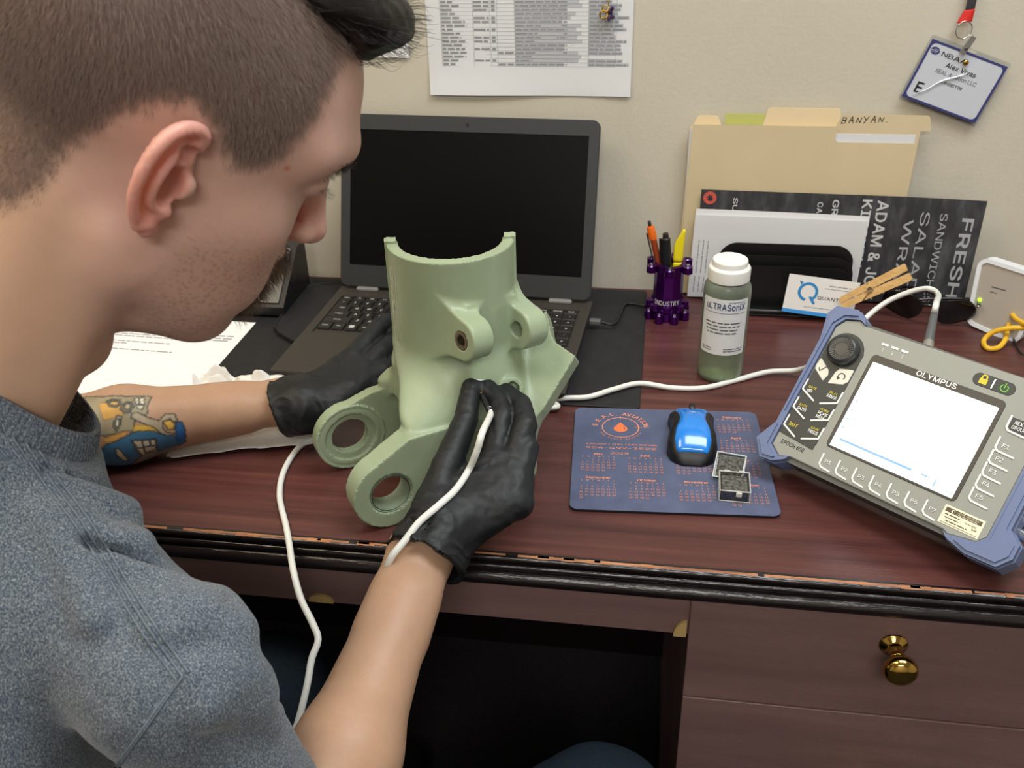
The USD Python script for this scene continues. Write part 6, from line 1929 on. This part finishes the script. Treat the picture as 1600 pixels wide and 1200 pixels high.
qm = net(quiff, HO + HM @ np.array([.02, 0, .115]) - .13, HO + HM @ np.array([.02, 0, .115]) + .13, .0026)
PERSON.part('quiff', qm, 'hair_dark', True, label='dark longer hair on top swept forward')
tri = np.asarray(qm.vertices)[qm.faces]; nn = np.cross(tri[:, 1] - tri[:, 0], tri[:, 2] - tri[:, 0]); A = np.linalg.norm(nn, axis=1)
kk = rh.choice(len(A), 1800, p=A / A.sum()); Rq = tri[kk].mean(1); Nq = nn[kk] / A[kk][:, None]
fl = np.array([.85, -.05, .25]) @ HM.T
Tq = Nq * .12 + fl + rh.normal(0, .09, Nq.shape)
lq = rh.uniform(.006, .014, len(Rq)); lq[:40] = rh.uniform(.016, .026, 40)
strands('quiff_hair', Rq, Rq + Tq * lq[:, None], Nq * (lq * .25)[:, None], .00026, 'hair_dark', 'loose dark strands of the quiff')


def patch(n, fn):
    R, N = sample(n); q = (R - HO) @ HM
    k = rh.random(n) < fn(q)
    return R[k], N[k], q[k]


# eyebrow, lashes, beard, stubble
Rb, Nb, qb = patch(400000, lambda q: np.exp(-((np.abs(q[:, 1]) - .028) / .016) ** 4) * np.exp(-((q[:, 2] - .0290 + .10 * (np.abs(q[:, 1]) - .03) ** 2 * 40) / .0042) ** 2) * (q[:, 0] > .06) * .55)
Fb = np.stack([0 * qb[:, 0], np.sign(qb[:, 1]) * .8, .2 + 0 * qb[:, 0]], 1) @ HM.T
strands('eyebrow', Rb, Rb + (Fb * .8 + Nb * .55 + rh.normal(0, .15, Nb.shape)) * rh.uniform(.003, .0055, len(Rb))[:, None], Nb * .0008, .00013, 'hair_dark', 'dark eyebrow hair')
la_ = np.linspace(.0215, .044, 26)
for sg in (-1, 1):
    root = np.stack([.0905 - ((la_ - .0315) / .0125) ** 2 * .0055, sg * la_, .0150 - 0 * la_], 1)
    tip = root + np.stack([.0085 + 0 * la_, sg * (la_ - .032) * .25, -.0022 + .001 * np.cos(la_ * 4000)], 1)
    strands('eyelash', HO + root @ HM.T, HO + tip @ HM.T, np.array([.001, 0, -.0016]) @ HM.T, .00013, 'hair_dark', 'dark eyelashes')
Rd, Nd, qd = patch(260000, lambda q: smooth(.066, .078, q[:, 0]) * smooth(-.100, -.088, q[:, 2]) * smooth(-.044, -.050, q[:, 2]) * (np.abs(q[:, 1]) < .030) * (1 - np.exp(-(((q - [.092, 0, -.068]) / [.02, .02, .0055]) ** 2).sum(1))) * .8)
Fd = np.array([.35, 0, -.9]) @ HM.T
strands('beard', Rd, Rd + (Fd * .7 + Nd * .7 + rh.normal(0, .25, Nd.shape)) * rh.uniform(.004, .0095, len(Rd))[:, None], Nd * .0008, .00016, 'beard_brown', 'short brown beard and moustache')
Rs, Ns, qs = patch(26000, lambda q: smooth(-.015, -.045, q[:, 2]) * smooth(.012, .035, q[:, 0]) * smooth(-.150, -.125, q[:, 2]) * .5)
strands('stubble', Rs, Rs + (Ns * .5 + (np.array([.3, 0, -.9]) @ HM.T) + rh.normal(0, .3, Ns.shape)) * rh.uniform(.0006, .0014, len(Rs))[:, None], Ns * 0, .00007, 'hair_brown', 'short stubble on the jaw')

# ---- trousers and shoes
mat('denim_dark', (28, 38, 48), .9, spec=.1, noise=(600, (1, 1, 3), [(.3, (22, 30, 38)), (.7, (34, 45, 54))], 4), bump=(900, I3, .0003))
mat('shoe_black', (24, 24, 26), .5)
KR, KL = np.array([-.02, .60, .502]), np.array([-.40, .70, .51])
HR_, HL2 = PEL + TR_ * .09 - UZ * .03, PEL - TR_ * .09 - UZ * .03
ARf, ALf = np.array([-.06, .70, .11]), np.array([-.40, .82, .11])


def trousers(p):
    d = bone(p, HR_, KR, .092, .068); d = smin(d, bone(p, KR, ARf, .064, .052), .03)
    e = bone(p, HL2, KL, .092, .068); e = smin(e, bone(p, KL, ALf, .064, .052), .03)
    d = smin(d, e, .03); d = smin(d, bone(p, HR_, HL2, .11, .11), .05)
    d = np.maximum(d, p[:, 2] - .66)
    return np.maximum(d + .006 * (meshkit.fbm(p * 14, 2, 41) - .5), .075 - p[:, 2])


PERSON.part('trousers', net(trousers, (-.85, .05, .05), (.10, .92, .68), .009), 'denim_dark', True, label='dark blue trousers')
for A_ in (ARf, ALf):
    fw = np.array([.25, .97, 0])
    sf = lambda p: np.maximum(smin(bone(p, A_ - [0, 0, .045], A_ + fw * .17 - [0, 0, .068], .044, .038), bone(p, A_, A_ - [0, 0, .05], .042, .046), .03), .004 - p[:, 2])
    PERSON.part('shoe', net(sf, A_ - [.12, .12, .11], A_ + [.16, .28, .08], .008), 'shoe_black', True)

# ------------------------------------------------------------------ the probe and its long white cable
mat('probe_white', (226, 228, 232), .3)
mat('gold_ring', (214, 160, 66), .2, metal=1.)
mat('copper_ring', (196, 104, 74), .3, metal=.8)
mat('relief_black', (24, 25, 27), .4)


def over(f, x, y, lift, d0=.6):
    """A point lift nearer to the eye than the surface that pixel (x, y) shows."""
    q = trace(f, x, y, d0, 90); v = q - EYE
    return q - v / np.linalg.norm(v) * lift


tip_d = np.dot(trace(casting, 748, 596, .7, 90) - EYE, DIR)
pb = Thing('probe', 'small white tipped ultrasonic probe pinched in the right glove', 'probe', at(746, 604, d=tip_d))
tx, ty = at(757, 600, d=tip_d) - at(739, 598, d=tip_d), at(746, 590, d=tip_d) - at(748, 606, d=tip_d)
PT_ = frame(at(747, 600, d=tip_d - .006), tx, ty)
pb.part('tip', put(rbox(.0135, .0095, .010, .0018).translate((0, 0, -.005)), PT_), 'probe_white', label='white transducer tip')
a_, b_ = at(747, 604, d=tip_d - .008), at(765, 642, d=tip_d - .034)
L_ = b_ - a_
seg = lambda s0, s1, r0_, r1_, n=6: tube([a_ + L_ * (s0 + (s1 - s0) * k / n) for k in range(n + 1)], np.linspace(r0_, r1_, n + 1), 14)
pb.part('ring', seg(.02, .12, .0034, .0034), 'copper_ring', True, label='copper coloured ring')
pb.part('ring', seg(.12, .34, .0030, .0030), 'gold_ring', True, label='gold connector ring')
pb.part('strain_relief', seg(.34, 1., .0028, .0032), 'relief_black', True, label='black strain relief')
# cable: from the instrument over the desk, behind the casting, off the edge, up over the glove
cb = Thing('probe_cable', 'long white cable from the instrument across the desk to the probe', 'cable', at(1100, 606, z=Z0))
cb.part('connector', tube([c0 - ct * .008, c0 + ct * .002, c0 + ct * .006, c0 + ct * .012], [.0062, .0062, .0054, .0050], 16), 'chrome', 40, label='steel push connector')
cb.part('strain_relief', tube([c0 + ct * .012, c0 + ct * (CL * .5), c1], [.0052, .0042, .0036], 14), 'relief_grey', True, label='grey strain relief')
P1 = CABLE_A + CABLE_B + [np.array([-.105, .962, zr + .0040]), np.array([-.17, .964, zr]), np.array([-.24, .962, zr]), at(575, 596, z=zr), at(545, 612, z=zr), at(522, 640, z=zr), at(508, 666, z=zr)]
P1 += [at(497, 682, z=zr), at(468, 698, z=zr), at(444, 735, z=zr), at(437, 775, z=zr), at(447, 822, z=zr + .0005)]
e0 = at(452, 850, y=YF - .010)
P1 += [e0, at(458, 890, d=.90), at(470, 935, d=.885), at(489, 975, d=.87), at(497, 1000, d=.862), at(487, 1030, d=.855), at(480, 1070, d=.845), at(468, 1120, d=.835), at(455, 1165, d=.83), at(452, 1230, d=.82), at(480, 1300, d=.82), at(540, 1290, d=.83), at(575, 1190, d=.85), at(588, 1080, d=.875), at(590, 990, d=.885)]
P1 += [at(596, 935, d=.866), at(600, 905, d=.848), at(611, 872, d=.828)]
for x, y in ((634, 843), (655, 816), (685, 790), (712, 765), (732, 735), (745, 705), (754, 675)):
    P1.append(over(gr_, x, y, .0034, .60) if abs(gr_(trace(gr_, x, y, .6, 90)[None])[0]) < .004 else at(x, y, d=.862))
P1 += [b_ - L_ / np.linalg.norm(L_) * -.004, b_ - L_ * .1]
cb.part('cable', tube(spline(P1, 7), .0033, 12), 'cable_white', True)
